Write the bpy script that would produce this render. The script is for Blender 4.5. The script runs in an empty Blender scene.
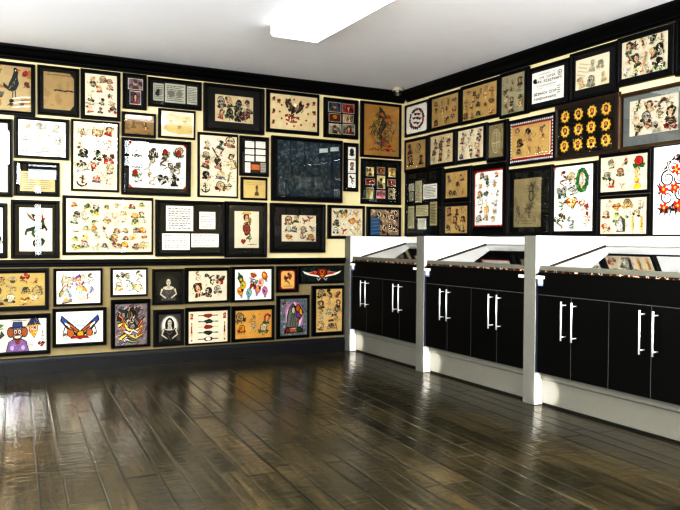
import bpy, math, random
from mathutils import Matrix, Vector
C = bpy.context.scene.collection
PI = math.pi
# ------------------------------------------------------------------ room (metres; eye height 1.0)
XW, YW, H = 3.693, 5.714, 2.385          # counter wall, back wall, ceiling
XL, YR = -1.9, -1.3                      # unseen side wall and street-front wall
CROWN, RAIL_T, RAIL_B, BASE_T = 2.289, .839, .787, .1185
XC, XK, PH = 3.0733, 3.1357, 1.034      # divider front, kick face, divider height

# ------------------------------------------------------------------ materials
def lin(h):
    h = h.lstrip('#'); o = []
    for i in (0, 2, 4):
        c = int(h[i:i+2], 16) / 255
        o.append(c / 12.92 if c <= .04045 else ((c + .055) / 1.055) ** 2.4)
    return tuple(o)

def pmat(name, col, rough=.5, metal=0, spec=.5, coat=0, coatr=.05, noise=0, nscale=20, bump=0, bscale=60, stretch=None):
    m = bpy.data.materials.new(name); m.use_nodes = True
    nt = m.node_tree; b = nt.nodes['Principled BSDF']
    if isinstance(col, str): col = lin(col)
    b.inputs['Base Color'].default_value = (*col, 1)
    b.inputs['Roughness'].default_value = rough
    b.inputs['Metallic'].default_value = metal
    b.inputs['Specular IOR Level'].default_value = spec
    b.inputs['Coat Weight'].default_value = coat
    b.inputs['Coat Roughness'].default_value = coatr
    if noise or bump:
        tc = nt.nodes.new('ShaderNodeTexCoord'); mp = nt.nodes.new('ShaderNodeMapping')
        if stretch: mp.inputs['Scale'].default_value = stretch
        nt.links.new(tc.outputs['Object'], mp.inputs['Vector'])
    if noise:
        n = nt.nodes.new('ShaderNodeTexNoise'); n.inputs['Scale'].default_value = nscale; n.inputs['Detail'].default_value = 5
        nt.links.new(mp.outputs[0], n.inputs['Vector'])
        mx = nt.nodes.new('ShaderNodeMix'); mx.data_type = 'RGBA'
        mx.inputs['A'].default_value = (*[c * (1 - noise) for c in col], 1)
        mx.inputs['B'].default_value = (*[min(1, c * (1 + noise)) for c in col], 1)
        nt.links.new(n.outputs['Fac'], mx.inputs['Factor']); nt.links.new(mx.outputs['Result'], b.inputs['Base Color'])
    if bump:
        n2 = nt.nodes.new('ShaderNodeTexNoise'); n2.inputs['Scale'].default_value = bscale
        nt.links.new(mp.outputs[0], n2.inputs['Vector'])
        bp = nt.nodes.new('ShaderNodeBump'); bp.inputs['Strength'].default_value = bump; bp.inputs['Distance'].default_value = .01
        nt.links.new(n2.outputs['Fac'], bp.inputs['Height']); nt.links.new(bp.outputs[0], b.inputs['Normal'])
    return m

def emat(name, col, strength):
    m = pmat(name, col, .4)
    b = m.node_tree.nodes['Principled BSDF']
    b.inputs['Emission Color'].default_value = (*col, 1) if not isinstance(col, str) else (*lin(col), 1)
    b.inputs['Emission Strength'].default_value = strength
    return m

def ink_mat():
    m = pmat('printed_paper', (1, 1, 1), .65, spec=.25); nt = m.node_tree; b = nt.nodes['Principled BSDF']
    a = nt.nodes.new('ShaderNodeAttribute'); a.attribute_name = 'Col'
    tc = nt.nodes.new('ShaderNodeTexCoord'); n = nt.nodes.new('ShaderNodeTexNoise'); n.inputs['Scale'].default_value = 14; n.inputs['Detail'].default_value = 6
    nt.links.new(tc.outputs['Object'], n.inputs['Vector'])
    r = nt.nodes.new('ShaderNodeMapRange'); r.inputs['To Min'].default_value = .82; r.inputs['To Max'].default_value = 1.12
    nt.links.new(n.outputs['Fac'], r.inputs['Value'])
    mx = nt.nodes.new('ShaderNodeMix'); mx.data_type = 'RGBA'; mx.blend_type = 'MULTIPLY'; mx.inputs['Factor'].default_value = 1
    nt.links.new(a.outputs['Color'], mx.inputs['A']); nt.links.new(r.outputs[0], mx.inputs['B'])
    nt.links.new(mx.outputs['Result'], b.inputs['Base Color'])
    return m

def glass_mat(name, ior=1.5, rough=0.0, tint=(1, 1, 1)):
    m = bpy.data.materials.new(name); m.use_nodes = True; nt = m.node_tree; nt.nodes.clear()
    out = nt.nodes.new('ShaderNodeOutputMaterial'); mix = nt.nodes.new('ShaderNodeMixShader')
    f = nt.nodes.new('ShaderNodeFresnel'); f.inputs['IOR'].default_value = ior
    t = nt.nodes.new('ShaderNodeBsdfTransparent'); t.inputs[0].default_value = (*tint, 1)
    g = nt.nodes.new('ShaderNodeBsdfGlossy'); g.inputs['Roughness'].default_value = rough
    nt.links.new(f.outputs[0], mix.inputs[0]); nt.links.new(t.outputs[0], mix.inputs[1]); nt.links.new(g.outputs[0], mix.inputs[2])
    nt.links.new(mix.outputs[0], out.inputs[0])
    return m

def floor_mat(angle):
    m = bpy.data.materials.new('dark_scraped_planks'); m.use_nodes = True; nt = m.node_tree; N = nt.nodes; L = nt.links
    b = N['Principled BSDF']
    def math_(op, a=None, bb=None, c=None):
        n = N.new('ShaderNodeMath'); n.operation = op
        for i, v in enumerate((a, bb, c)):
            if v is None: continue
            if isinstance(v, (int, float)): n.inputs[i].default_value = v
            else: L.new(v, n.inputs[i])
        return n.outputs[0]
    tc = N.new('ShaderNodeTexCoord'); mp = N.new('ShaderNodeMapping'); mp.inputs['Rotation'].default_value = (0, 0, angle)
    L.new(tc.outputs['Object'], mp.inputs['Vector'])
    sx = N.new('ShaderNodeSeparateXYZ'); L.new(mp.outputs[0], sx.inputs[0])
    X, Y = sx.outputs[0], sx.outputs[1]
    per = .235; split = .60
    u = math_('DIVIDE', math_('ADD', X, 20.03), per); fu = math_('FRACT', u)
    second = math_('GREATER_THAN', fu, split)
    row = math_('ADD', math_('MULTIPLY', math_('FLOOR', u), 2), second)
    # distance to the nearest plank edge, in metres
    d = math_('MINIMUM', math_('MINIMUM', fu, math_('SUBTRACT', 1, fu)), math_('ABSOLUTE', math_('SUBTRACT', fu, split)))
    d = math_('MULTIPLY', d, per)
    wn = N.new('ShaderNodeTexWhiteNoise'); wn.noise_dimensions = '1D'; L.new(row, wn.inputs['W'])
    v = math_('DIVIDE', math_('ADD', math_('ADD', Y, 20), math_('MULTIPLY', wn.outputs['Value'], 1.37)), 1.05)
    fv = math_('FRACT', v); pl = math_('FLOOR', v)
    dv = math_('MULTIPLY', math_('MINIMUM', fv, math_('SUBTRACT', 1, fv)), 1.05)
    edge = math_('MINIMUM', d, dv)
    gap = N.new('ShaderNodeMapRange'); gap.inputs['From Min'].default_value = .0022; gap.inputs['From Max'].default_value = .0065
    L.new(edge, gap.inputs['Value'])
    cv = N.new('ShaderNodeCombineXYZ'); L.new(row, cv.inputs[0]); L.new(pl, cv.inputs[1])
    w2 = N.new('ShaderNodeTexWhiteNoise'); w2.noise_dimensions = '2D'; L.new(cv.outputs[0], w2.inputs['Vector'])
    # grain, stretched along the plank and offset per plank
    mp2 = N.new('ShaderNodeMapping'); mp2.inputs['Scale'].default_value = (46, 2.2, 1); L.new(mp.outputs[0], mp2.inputs['Vector'])
    va = N.new('ShaderNodeVectorMath'); va.operation = 'ADD'; L.new(mp2.outputs[0], va.inputs[0]); 
    vs = N.new('ShaderNodeVectorMath'); vs.operation = 'SCALE'; vs.inputs['Scale'].default_value = 13; L.new(w2.outputs['Color'], vs.inputs[0]); L.new(vs.outputs[0], va.inputs[1])
    gn = N.new('ShaderNodeTexNoise'); gn.inputs['Scale'].default_value = 1; gn.inputs['Detail'].default_value = 7; gn.inputs['Roughness'].default_value = .7
    L.new(va.outputs[0], gn.inputs['Vector'])
    bl = N.new('ShaderNodeTexNoise'); bl.inputs['Scale'].default_value = 2.2; bl.inputs['Detail'].default_value = 3; L.new(tc.outputs['Object'], bl.inputs['Vector'])
    t = math_('ADD', math_('MULTIPLY', gn.outputs['Fac'], .9), math_('ADD', math_('MULTIPLY', w2.outputs['Value'], .13), .1))
    t = math_('ADD', t, math_('MULTIPLY', bl.outputs['Fac'], .5))
    cr = N.new('ShaderNodeValToRGB'); e = cr.color_ramp.elements
    e[0].position = .5; e[0].color = (*FLOOR_A, 1); e[1].position = 1.2; e[1].color = (*FLOOR_C, 1)
    k = e.new(.85); k.color = (*FLOOR_B, 1); e[2].position = 1.0
    L.new(t, cr.inputs[0])
    mx = N.new('ShaderNodeMix'); mx.data_type = 'RGBA'; 
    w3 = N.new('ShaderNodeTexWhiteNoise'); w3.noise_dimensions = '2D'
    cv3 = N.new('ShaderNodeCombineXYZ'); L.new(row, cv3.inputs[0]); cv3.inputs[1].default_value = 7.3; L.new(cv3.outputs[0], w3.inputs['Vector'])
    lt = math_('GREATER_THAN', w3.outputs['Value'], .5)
    gm = N.new('ShaderNodeMix'); gm.data_type = 'RGBA'; gm.inputs['A'].default_value = (.003, .0025, .002, 1); gm.inputs['B'].default_value = (.06, .055, .042, 1)  # lighter joints in some rows: edge wear, and bevel highlights painted in
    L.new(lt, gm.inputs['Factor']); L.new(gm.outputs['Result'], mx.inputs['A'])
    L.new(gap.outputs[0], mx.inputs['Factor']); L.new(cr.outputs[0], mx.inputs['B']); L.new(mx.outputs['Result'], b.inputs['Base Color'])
    # hand-scraped ripples across the board, then bevelled joints
    mp3 = N.new('ShaderNodeMapping'); mp3.inputs['Scale'].default_value = (9, 30, 1); L.new(mp.outputs[0], mp3.inputs['Vector'])
    va2 = N.new('ShaderNodeVectorMath'); va2.operation = 'ADD'; L.new(mp3.outputs[0], va2.inputs[0]); L.new(vs.outputs[0], va2.inputs[1])
    rn = N.new('ShaderNodeTexNoise'); rn.inputs['Scale'].default_value = 1; rn.inputs['Detail'].default_value = 2.5; L.new(va2.outputs[0], rn.inputs['Vector'])
    tx = math_('MULTIPLY', math_('SUBTRACT', w2.outputs['Value'], .5), math_('MULTIPLY', fu, per*2.2))   # boards sit at slightly different tilts
    hh = math_('ADD', math_('MULTIPLY', rn.outputs['Fac'], .0019), math_('MULTIPLY', gn.outputs['Fac'], .0010))
    bev = N.new('ShaderNodeMapRange'); bev.inputs['From Min'].default_value = .001; bev.inputs['From Max'].default_value = .008; bev.interpolation_type = 'SMOOTHSTEP'
    L.new(edge, bev.inputs['Value'])
    hh = math_('ADD', hh, math_('MULTIPLY', bev.outputs[0], .0014))
    hh = math_('ADD', hh, math_('MULTIPLY', tx, .012))
    bp = N.new('ShaderNodeBump'); bp.inputs['Strength'].default_value = 1; bp.inputs['Distance'].default_value = 1
    L.new(hh, bp.inputs['Height']); L.new(bp.outputs[0], b.inputs['Normal'])
    rr = N.new('ShaderNodeMapRange'); rr.inputs['To Min'].default_value = .07; rr.inputs['To Max'].default_value = .2
    L.new(gn.outputs['Fac'], rr.inputs['Value']); L.new(rr.outputs[0], b.inputs['Roughness'])
    b.inputs['Specular IOR Level'].default_value = .8
    return m

FLOOR_A, FLOOR_B, FLOOR_C = lin('#1e1c14'), lin('#302c1e'), lin('#50462f')
M = dict(
    shadedwall=pmat('shaded_wall_paint', '#8c8164', .7, spec=.2, noise=.04, nscale=3),  # same paint as above the rail; its shade put into a darker colour
    gold=pmat('gold_wall_paint', '#dacdab', .7, spec=.2, noise=.04, nscale=3, bump=.05, bscale=120),
    ceil=pmat('white_ceiling_paint', '#e6e7ee', .9, spec=.1, noise=.02, nscale=5, bump=.12, bscale=90),
    trim=pmat('black_gloss_trim', '#040405', .35, spec=.18, noise=.2, nscale=8),
    black=pmat('black_frame_lacquer', '#040404', .3, spec=.16, noise=.2, nscale=30),
    baseb=pmat('charcoal_baseboard_paint', '#1b1c20', .38, spec=.4, noise=.15, nscale=12),
    satin=pmat('black_satin_moulding', '#070708', .42, spec=.2, noise=.2, nscale=30),
    wood=pmat('dark_brown_frame_wood', '#2a1c10', .4, spec=.5, noise=.35, nscale=20, stretch=(1, 1, 8)),
    gilt=pmat('gilded_brown_wood', '#4c3618', .4, metal=.3, noise=.4, nscale=14),
    matblack=pmat('black_mat_board', '#15140f', .8, spec=.2, noise=.15, nscale=40),
    matdark=pmat('charcoal_mat_board', '#24231e', .8, spec=.2, noise=.15, nscale=40),
    matgrey=pmat('grey_mat_board', '#868a88', .8, spec=.2, noise=.05, nscale=40),
    matwhite=pmat('white_mat_board', '#efece4', .8, spec=.2, noise=.03, nscale=40),
    matred=pmat('red_mat_board', '#b01818', .8, spec=.2, noise=.05, nscale=40),
    espresso=pmat('espresso_cabinet_veneer', '#030303', .45, spec=.15, noise=.25, nscale=25, stretch=(1, 1, .15)),
    carcass=pmat('grey_cabinet_edge', '#5a5954', .6, noise=.05),
    kick=pmat('grey_kick_laminate', '#77756d', .42, spec=.4, noise=.05, nscale=60),
    alu=pmat('brushed_aluminium_edge', '#7c7b74', .45, metal=.2, noise=.07, nscale=40, stretch=(1, 1, .1)),
    white=pmat('white_divider_laminate', '#efede8', .35, spec=.4, noise=.015, nscale=20),
    lip=pmat('grey_lip_metal', '#75746b', .4, metal=.2, noise=.05, nscale=40),
    reflstrip=pmat('blue_grey_reflection', '#4a5064', .3, metal=.5, noise=.1),
    steel=pmat('satin_steel', '#e4e3de', .3, metal=.25, noise=.04, nscale=40),
    chrome=pmat('satin_chrome', '#f2f1ee', .35, metal=.35, noise=.03, nscale=20),
    gap=pmat('dark_floor_gap', '#060504', .8, noise=.1),
    sticker=pmat('blue_sticker_paper', '#8f9fd0', .6, noise=.05),
    fixture=pmat('white_fixture_enamel', '#f2f0e8', .5, noise=.02),
    lamp=emat('lit_acrylic_diffuser', (1, .985, .95), 3.2),
    domering=pmat('ivory_camera_plastic', '#aaa592', .4, noise=.04),
    dome=pmat('smoked_camera_dome', '#1a1a18', .08, spec=.8, coat=1, noise=.1),
    lens=pmat('camera_lens_grey', '#8b8a84', .3, metal=.4, noise=.1),
    case=pmat('dark_case_lining', '#15110d', .7, noise=.3, nscale=6),
    side=pmat('cream_side_wall_paint', '#d9cda8', .8, noise=.03),
    ink=ink_mat(),
    shinyglass=glass_mat('shiny_picture_glass', 2.0),
    glass=glass_mat('picture_glass', 1.55), topglass=glass_mat('counter_glass', 25.0, .0, (.8, .8, .8)),
)

# ------------------------------------------------------------------ mesh helpers
class MB:
    """collects shapes of ONE part"""
    def __init__(s): s.v, s.f, s.m, s.sm = [], [], [], []
    def quad(s, pts, mi=0, smooth=False):
        n = len(s.v); s.v += [tuple(p) for p in pts]; s.f.append(tuple(range(n, n + len(pts)))); s.m.append(mi); s.sm.append(smooth)
    def box(s, x0, x1, y0, y1, z0, z1, bev=0, mi=0):
        if x1 < x0: x0, x1 = x1, x0
        if y1 < y0: y0, y1 = y1, y0
        b = min(bev, (x1-x0)*.45, (y1-y0)*.45, (z1-z0)*.45)
        if b <= 0:
            P = [(x, y, z) for z in (z0, z1) for y in (y0, y1) for x in (x0, x1)]
            n = len(s.v); s.v += P
            for q in ((0,2,3,1),(4,5,7,6),(0,1,5,4),(2,6,7,3),(0,4,6,2),(1,3,7,5)):
                s.f.append(tuple(n+i for i in q)); s.m.append(mi); s.sm.append(False)
            return
        # chamfered box: 24 vertices
        X, Y, Z = (x0, x1), (y0, y1), (z0, z1); idx = {}
        n = len(s.v); k = n
        for i in (0, 1):
            for j in (0, 1):
                for l in (0, 1):
                    sx, sy, sz = (1 if i == 0 else -1), (1 if j == 0 else -1), (1 if l == 0 else -1)
                    for ax, p in enumerate(((X[i], Y[j]+sy*b, Z[l]+sz*b), (X[i]+sx*b, Y[j], Z[l]+sz*b), (X[i]+sx*b, Y[j]+sy*b, Z[l]))):
                        s.v.append(p); idx[i, j, l, ax] = k; k += 1
        def add(q): s.f.append(tuple(q)); s.m.append(mi); s.sm.append(False)
        for i in (0, 1):
            add([idx[i,0,0,0], idx[i,1,0,0], idx[i,1,1,0], idx[i,0,1,0]] if i else [idx[i,0,0,0], idx[i,0,1,0], idx[i,1,1,0], idx[i,1,0,0]])
            add([idx[0,i,0,1], idx[0,i,1,1], idx[1,i,1,1], idx[1,i,0,1]] if i else [idx[0,i,0,1], idx[1,i,0,1], idx[1,i,1,1], idx[0,i,1,1]])
            add([idx[0,0,i,2], idx[1,0,i,2], idx[1,1,i,2], idx[0,1,i,2]] if i else [idx[0,0,i,2], idx[0,1,i,2], idx[1,1,i,2], idx[1,0,i,2]])
            for j in (0, 1):
                add([idx[i,j,0,0], idx[i,j,1,0], idx[i,j,1,1], idx[i,j,0,1]])
                add([idx[i,0,j,0], idx[i,1,j,0], idx[i,1,j,2], idx[i,0,j,2]])
                add([idx[0,i,j,1], idx[1,i,j,1], idx[1,i,j,2], idx[0,i,j,2]])
                for l in (0, 1): add([idx[i,j,l,0], idx[i,j,l,1], idx[i,j,l,2]])
    def tube(s, a, b, r, n=12, mi=0, r2=None):
        a, b = Vector(a), Vector(b); d = (b - a).normalized(); r2 = r if r2 is None else r2
        u = d.orthogonal().normalized(); w = d.cross(u); k = len(s.v)
        for p, rr in ((a, r), (b, r2)):
            for i in range(n):
                t = 2*PI*i/n; s.v.append(tuple(p + u*math.cos(t)*rr + w*math.sin(t)*rr))
        for i in range(n):
            j = (i+1) % n; s.f.append((k+i, k+j, k+n+j, k+n+i)); s.m.append(mi); s.sm.append(True)
        s.f.append(tuple(k+i for i in reversed(range(n)))); s.m.append(mi); s.sm.append(False)
        s.f.append(tuple(k+n+i for i in range(n))); s.m.append(mi); s.sm.append(False)
    def lathe(s, prof, c=(0, 0, 0), n=28, mi=0):
        k = len(s.v)
        for r, z in prof:
            for i in range(n):
                t = 2*PI*i/n; s.v.append((c[0]+r*math.cos(t), c[1]+r*math.sin(t), c[2]+z))
        for q in range(len(prof)-1):
            for i in range(n):
                j = (i+1) % n; s.f.append((k+q*n+i, k+q*n+j, k+(q+1)*n+j, k+(q+1)*n+i)); s.m.append(mi); s.sm.append(True)
    def prism(s, prof, axis, a, b, mi=0):
        """2D profile swept along x or y. axis 'x': prof (y,z); axis 'y': prof (x,z)"""
        k = len(s.v); n = len(prof)
        for t in (a, b):
            for p, z in prof: s.v.append((t, p, z) if axis == 'x' else (p, t, z))
        for i in range(n):
            j = (i+1) % n; s.f.append((k+i, k+j, k+n+j, k+n+i)); s.m.append(mi); s.sm.append(False)
        s.f.append(tuple(k+i for i in reversed(range(n)))); s.m.append(mi); s.sm.append(False)
        s.f.append(tuple(k+n+i for i in range(n))); s.m.append(mi); s.sm.append(False)
    def build(s, name, mats, parent=None, fix=True):
        me = bpy.data.meshes.new(name); me.from_pydata(s.v, [], s.f)
        for m in (mats if isinstance(mats, (list, tuple)) else [mats]): me.materials.append(m)
        me.polygons.foreach_set('material_index', s.m); me.polygons.foreach_set('use_smooth', s.sm)
        me.update()
        if fix:
            import bmesh
            bm = bmesh.new(); bm.from_mesh(me); bmesh.ops.recalc_face_normals(bm, faces=bm.faces); bm.to_mesh(me); bm.free()
        o = bpy.data.objects.new(name, me); C.objects.link(o)
        if parent: o.parent = parent
        return o

def thing(name, label, cat, loc=(0, 0, 0), rz=0, group=None):
    o = bpy.data.objects.new(name, None); C.objects.link(o); o.location = loc; o.rotation_euler = (0, 0, rz)
    o.empty_display_size = .05; o['label'] = label; o['category'] = cat
    if group: o['group'] = group
    return o
def tag(o, label, cat, group=None):
    o['label'] = label; o['category'] = cat
    if group: o['group'] = group
    return o
def struct(o): o['kind'] = 'structure'; return o

# ------------------------------------------------------------------ drawing on paper: flat inked shapes, one mesh per sheet
K = lin('#17130f'); W_ = lin('#f6f2e8'); RED = lin('#aa3226'); DRED = lin('#6a1c16'); GRN = lin('#2f6b38'); LGRN = lin('#7ea856')
YEL = lin('#e6b422'); BLU = lin('#3d62a8'); LBLU = lin('#8fb0cc'); ORG = lin('#c87634'); PNK = lin('#d88aa0'); BRN = lin('#6e4526')
SKIN = lin('#e3b48c'); GRY = lin('#77736a'); LGRY = lin('#b4b0a4'); TEAL = lin('#3c7c78'); PUR = lin('#8a62a8'); CRM = lin('#ecdfbe')
P_CREAM = lin('#e4dac6'); P_WHITE = lin('#f5f1ea'); P_TAN = lin('#b5a484'); P_GOLD = lin('#cdb582'); P_OLD = lin('#a39878'); P_PALE = lin('#ddd0b4')

class Art:
    def __init__(s, w, h, paper, seed=1):
        s.w, s.h = w, h; s.v, s.f, s.c = [], [], []; s.z = 0; s.r = random.Random(seed); s.T = None
        s.at(.5, .5, .5 * w, .5 * h); s.poly([(-1, -1), (1, -1), (1, 1), (-1, 1)], paper)
    def at(s, cx, cy, sx, sy=None, rot=0, flip=1):
        """unit box [-1,1] centred at fraction (cx,cy) of the sheet, half-size sx,sy metres"""
        s.T = (s.w * (cx - .5), s.h * (cy - .5), sx * flip, sx if sy is None else sy, math.cos(rot), math.sin(rot)); return s
    def poly(s, pts, c):
        ox, oy, sx, sy, co, si = s.T; n = len(s.v)
        for x, y in pts:
            x, y = x * sx, y * sy; X, Y = ox + x*co - y*si, oy + x*si + y*co
            X = min(s.w/2, max(-s.w/2, X)); Y = min(s.h/2, max(-s.h/2, Y))
            s.v.append((X, -s.z, Y))
        s.f.append(tuple(range(n, len(s.v)))); s.c.append(c); s.z += 1.5e-5
    def ol(s, pts, c, g=.09, k=K):
        g *= 1.35
        cx = sum(p[0] for p in pts)/len(pts); cy = sum(p[1] for p in pts)/len(pts); o = []
        for x, y in pts:
            d = math.hypot(x-cx, y-cy) or 1; o.append((x + (x-cx)/d*g, y + (y-cy)/d*g))
        s.poly(o, k); s.poly(pts, c)
    def ell(s, x, y, rx, ry, c, rot=0, n=11, line=0):
        co, si = math.cos(rot), math.sin(rot)
        P = [(x + rx*math.cos(2*PI*i/n)*co - ry*math.sin(2*PI*i/n)*si, y + rx*math.cos(2*PI*i/n)*si + ry*math.sin(2*PI*i/n)*co) for i in range(n)]
        s.ol(P, c, line) if line else s.poly(P, c)
    def blob(s, x, y, rx, ry, c, j=.25, n=11, line=0):
        P = []
        for i in range(n):
            k = 1 + s.r.uniform(-j, j); P.append((x + rx*k*math.cos(2*PI*i/n), y + ry*k*math.sin(2*PI*i/n)))
        s.ol(P, c, line) if line else s.poly(P, c)
    def line(s, pts, w, c, w2=None):
        w2 = w if w2 is None else w2; L, R = [], []; n = len(pts)
        for i, (x, y) in enumerate(pts):
            a = pts[max(0, i-1)]; b = pts[min(n-1, i+1)]; dx, dy = b[0]-a[0], b[1]-a[1]; d = math.hypot(dx, dy) or 1
            k = (w + (w2-w)*i/max(1, n-1))/2; L.append((x - dy/d*k, y + dx/d*k)); R.append((x + dy/d*k, y - dx/d*k))
        for i in range(n-1): s.poly([L[i], L[i+1], R[i+1], R[i]], c)
    def sym(s, pts, c, g=0):
        for q in (pts, [(-x, y) for x, y in reversed(pts)]):
            s.ol(q, c, g) if g else s.poly(q, c)
    def build(s, name, parent, loc):
        me = bpy.data.meshes.new(name); me.from_pydata(s.v, [], s.f); me.materials.append(M['ink'])
        at = me.attributes.new('Col', 'FLOAT_COLOR', 'CORNER'); d = []
        for f, c in zip(s.f, s.c): d += [*c, 1.0] * len(f)
        at.data.foreach_set('color', d); me.update()
        o = bpy.data.objects.new(name, me); C.objects.link(o); o.parent = parent; o.location = loc
        return o

# motifs, each in the unit box
def swallow(a, c=K, b=RED):
    a.sym([(0, .15), (-.45, .6), (-1, .95), (-.72, .3), (-.3, -.08)], c)
    a.line([(-.2, .25), (-.55, .5)], .1, BLU); a.line([(.2, .25), (.55, .5)], .1, BLU)
    a.poly([(-.1, -.3), (-.34, -1), (0, -.6), (.34, -1), (.1, -.3)], c); a.ell(0, -.02, .2, .46, c); a.ell(0, -.05, .11, .3, b); a.ell(0, .48, .17, .15, c)
def eagle(a, c=lin('#3a2c1c'), b=RED):
    a.sym([(0, .1), (-.3, .55), (-.55, 1), (-.8, .75), (-1, .85), (-.95, .45), (-.75, .2), (-.4, -.1)], c)
    for t in (-.85, -.65, -.45, -.3):
        a.line([(t, .62), (t*.45, .08)], .04, TAN2); a.line([(-t, .62), (-t*.45, .08)], .04, TAN2)
    a.poly([(-.1, -.2), (-.35, -.8), (-.1, -.65), (0, -.9), (.1, -.65), (.35, -.8), (.1, -.2)], c)
    a.ell(0, .05, .2, .45, c); a.ell(.08, .55, .17, .14, W_); a.poly([(.2, .58), (.4, .5), (.2, .47)], YEL)
    a.line([(-.75, -.5), (-.35, -.35), (.2, -.45), (.75, -.35)], .18, b); a.line([(-.6, -.75), (0, -.85), (.6, -.7)], .12, b)
TAN2 = lin('#a8865a')
def rose(a, c=RED, l=GRN):
    a.ol([(-.3, -.2), (-1, -.15), (-.75, -.65), (-.2, -.5)], l, .07); a.ol([(.3, -.2), (1, -.2), (.7, -.7), (.2, -.5)], l, .07)
    a.line([(0, -.3), (.05, -1)], .12, l)
    a.blob(0, .25, .62, .6, c, .16, 12, .1); a.ell(0, .27, .42, .38, K); a.ell(.03, .28, .34, .3, c); a.ell(0, .3, .2, .18, K); a.ell(.02, .31, .12, .1, c)
def flower(a, c=RED, l=GRN):
    a.line([(0, 0), (-.1, -.5), (.05, -1)], .1, l); a.ol([(-.05, -.6), (-.6, -.4), (-.45, -.75)], l, .05); a.ol([(0, -.7), (.55, -.5), (.4, -.85)], l, .05)
    for i in range(6): a.ell(.38*math.cos(i*PI/3), .4+.38*math.sin(i*PI/3), .26, .26, c, line=.06, n=8)
    a.ell(0, .4, .2, .2, YEL, line=.05)
def heart(a, c=RED, b=CRM):
    P = []
    for i in range(18):
        t = 2*PI*i/18; P.append((.8*math.sin(t)**3, .1+.8*(13*math.cos(t)-5*math.cos(2*t)-2*math.cos(3*t)-math.cos(4*t))/16))
    a.ol(P, c, .1); a.ol([(-1, -.15), (-.2, .05), (1, .2), (1, .5), (.2, .3), (-1, .12)], b, .06); a.line([(-.7, .05), (.7, .3)], .06, K)
def dagger(a, c=LGRY, h=BRN):
    a.ol([(-.12, .3), (.12, .3), (.08, -.7), (0, -1), (-.08, -.7)], c, .06); a.ol([(-.45, .3), (.45, .3), (.4, .42), (-.4, .42)], YEL, .05)
    a.ol([(-.1, .42), (.1, .42), (.14, .9), (-.14, .9)], h, .06); a.ell(0, .95, .16, .1, RED)
    a.line([(-.5, .05), (.3, -.1), (-.35, -.35), (.3, -.55)], .14, GRN)
def skull(a, c=CRM, b=RED):
    a.ell(0, .25, .68, .65, c, line=.1); a.ol([(-.35, -.3), (.35, -.3), (.3, -.85), (-.3, -.85)], c, .08)
    a.ell(-.27, .2, .2, .2, K); a.ell(.27, .2, .2, .2, K); a.poly([(-.1, -.1), (.1, -.1), (0, .12)], K)
    for x in (-.2, 0, .2): a.line([(x, -.4), (x, -.8)], .06, K)
    a.ell(-.7, -.55, .22, .2, b, line=.06); a.ell(.7, -.55, .22, .2, b, line=.06)
def lady(a, c=K, b=RED):
    a.blob(0, .25, .68, .72, c, .15, 14); a.ol([(-.75, -1), (.75, -1), (.5, -.55), (.2, -.4), (-.2, -.4), (-.5, -.55)], b, .06); a.poly([(-.16, -.55), (.16, -.55), (.14, 0), (-.14, 0)], SKIN)
    a.ell(0, .2, .36, .46, SKIN); a.ell(-.15, .27, .07, .045, K); a.ell(.15, .27, .07, .045, K); a.ell(0, -.04, .1, .05, RED); a.poly([(-.37, .4), (0, .75), (.37, .4), (.25, .72), (-.25, .72)], c); a.ell(.5, .6, .22, .22, b, line=.05)
def girl(a, c=RED, h=K):
    a.poly([(-.2, -.15), (.22, -.15), (.18, -.6), (.12, -1), (.02, -1), (0, -.5), (-.1, -1), (-.2, -1), (-.22, -.5)], SKIN)
    a.ol([(-.2, .45), (.2, .45), (.13, .15), (.28, -.25), (-.28, -.25), (-.13, .15)], c, .05)
    a.line([(-.2, .42), (-.42, .12), (-.2, -.1)], .1, SKIN); a.line([(.2, .42), (.42, .65), (.2, .9)], .1, SKIN)
    a.ell(0, .75, .22, .24, h); a.ell(.02, .7, .13, .17, SKIN); a.line([(-.3, -.2), (-.36, -.7)], .05, K); a.line([(.3, -.2), (.34, -.6)], .05, K)
def ship(a, c=BRN, b=CRM):
    a.ol([(-.8, -.35), (.8, -.35), (.95, -.15), (1, -.15), (.6, -.75), (-.55, -.75)], c, .06)
    for x, t in ((-.45, .6), (.05, .95), (.5, .6)):
        a.line([(x, -.35), (x, t)], .07, K); a.ol([(x-.24, t*.2-.15), (x+.22, t*.2-.15), (x+.16, t-.1), (x-.16, t-.1)], b, .05)
    a.line([(-1, -.82), (-.5, -.72), (0, -.85), (.5, -.72), (1, -.85)], .14, BLU)
def anchor(a, c=K, b=RED):
    a.line([(0, .65), (0, -.75)], .18, c); a.line([(-.42, .42), (.42, .42)], .14, c); a.ell(0, .8, .2, .18, c); a.ell(0, .8, .09, .08, CRM)
    a.line([(-.75, -.2), (-.5, -.65), (0, -.88), (.5, -.65), (.75, -.2)], .2, c); a.line([(-.5, .3), (.3, .05), (-.4, -.25), (.3, -.5)], .14, b)
def snake(a, c=GRN, b=YEL):
    P = [(.55*math.sin(i*.72), 1-.13*i) for i in range(15)]
    a.line(P, .34, K, .1); a.line(P, .22, c, .05); a.line(P, .07, b, .02); a.ell(P[0][0]+.1, .98, .2, .14, c, line=.05); a.line([(.25, 1), (.55, .9)], .05, RED)
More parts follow.
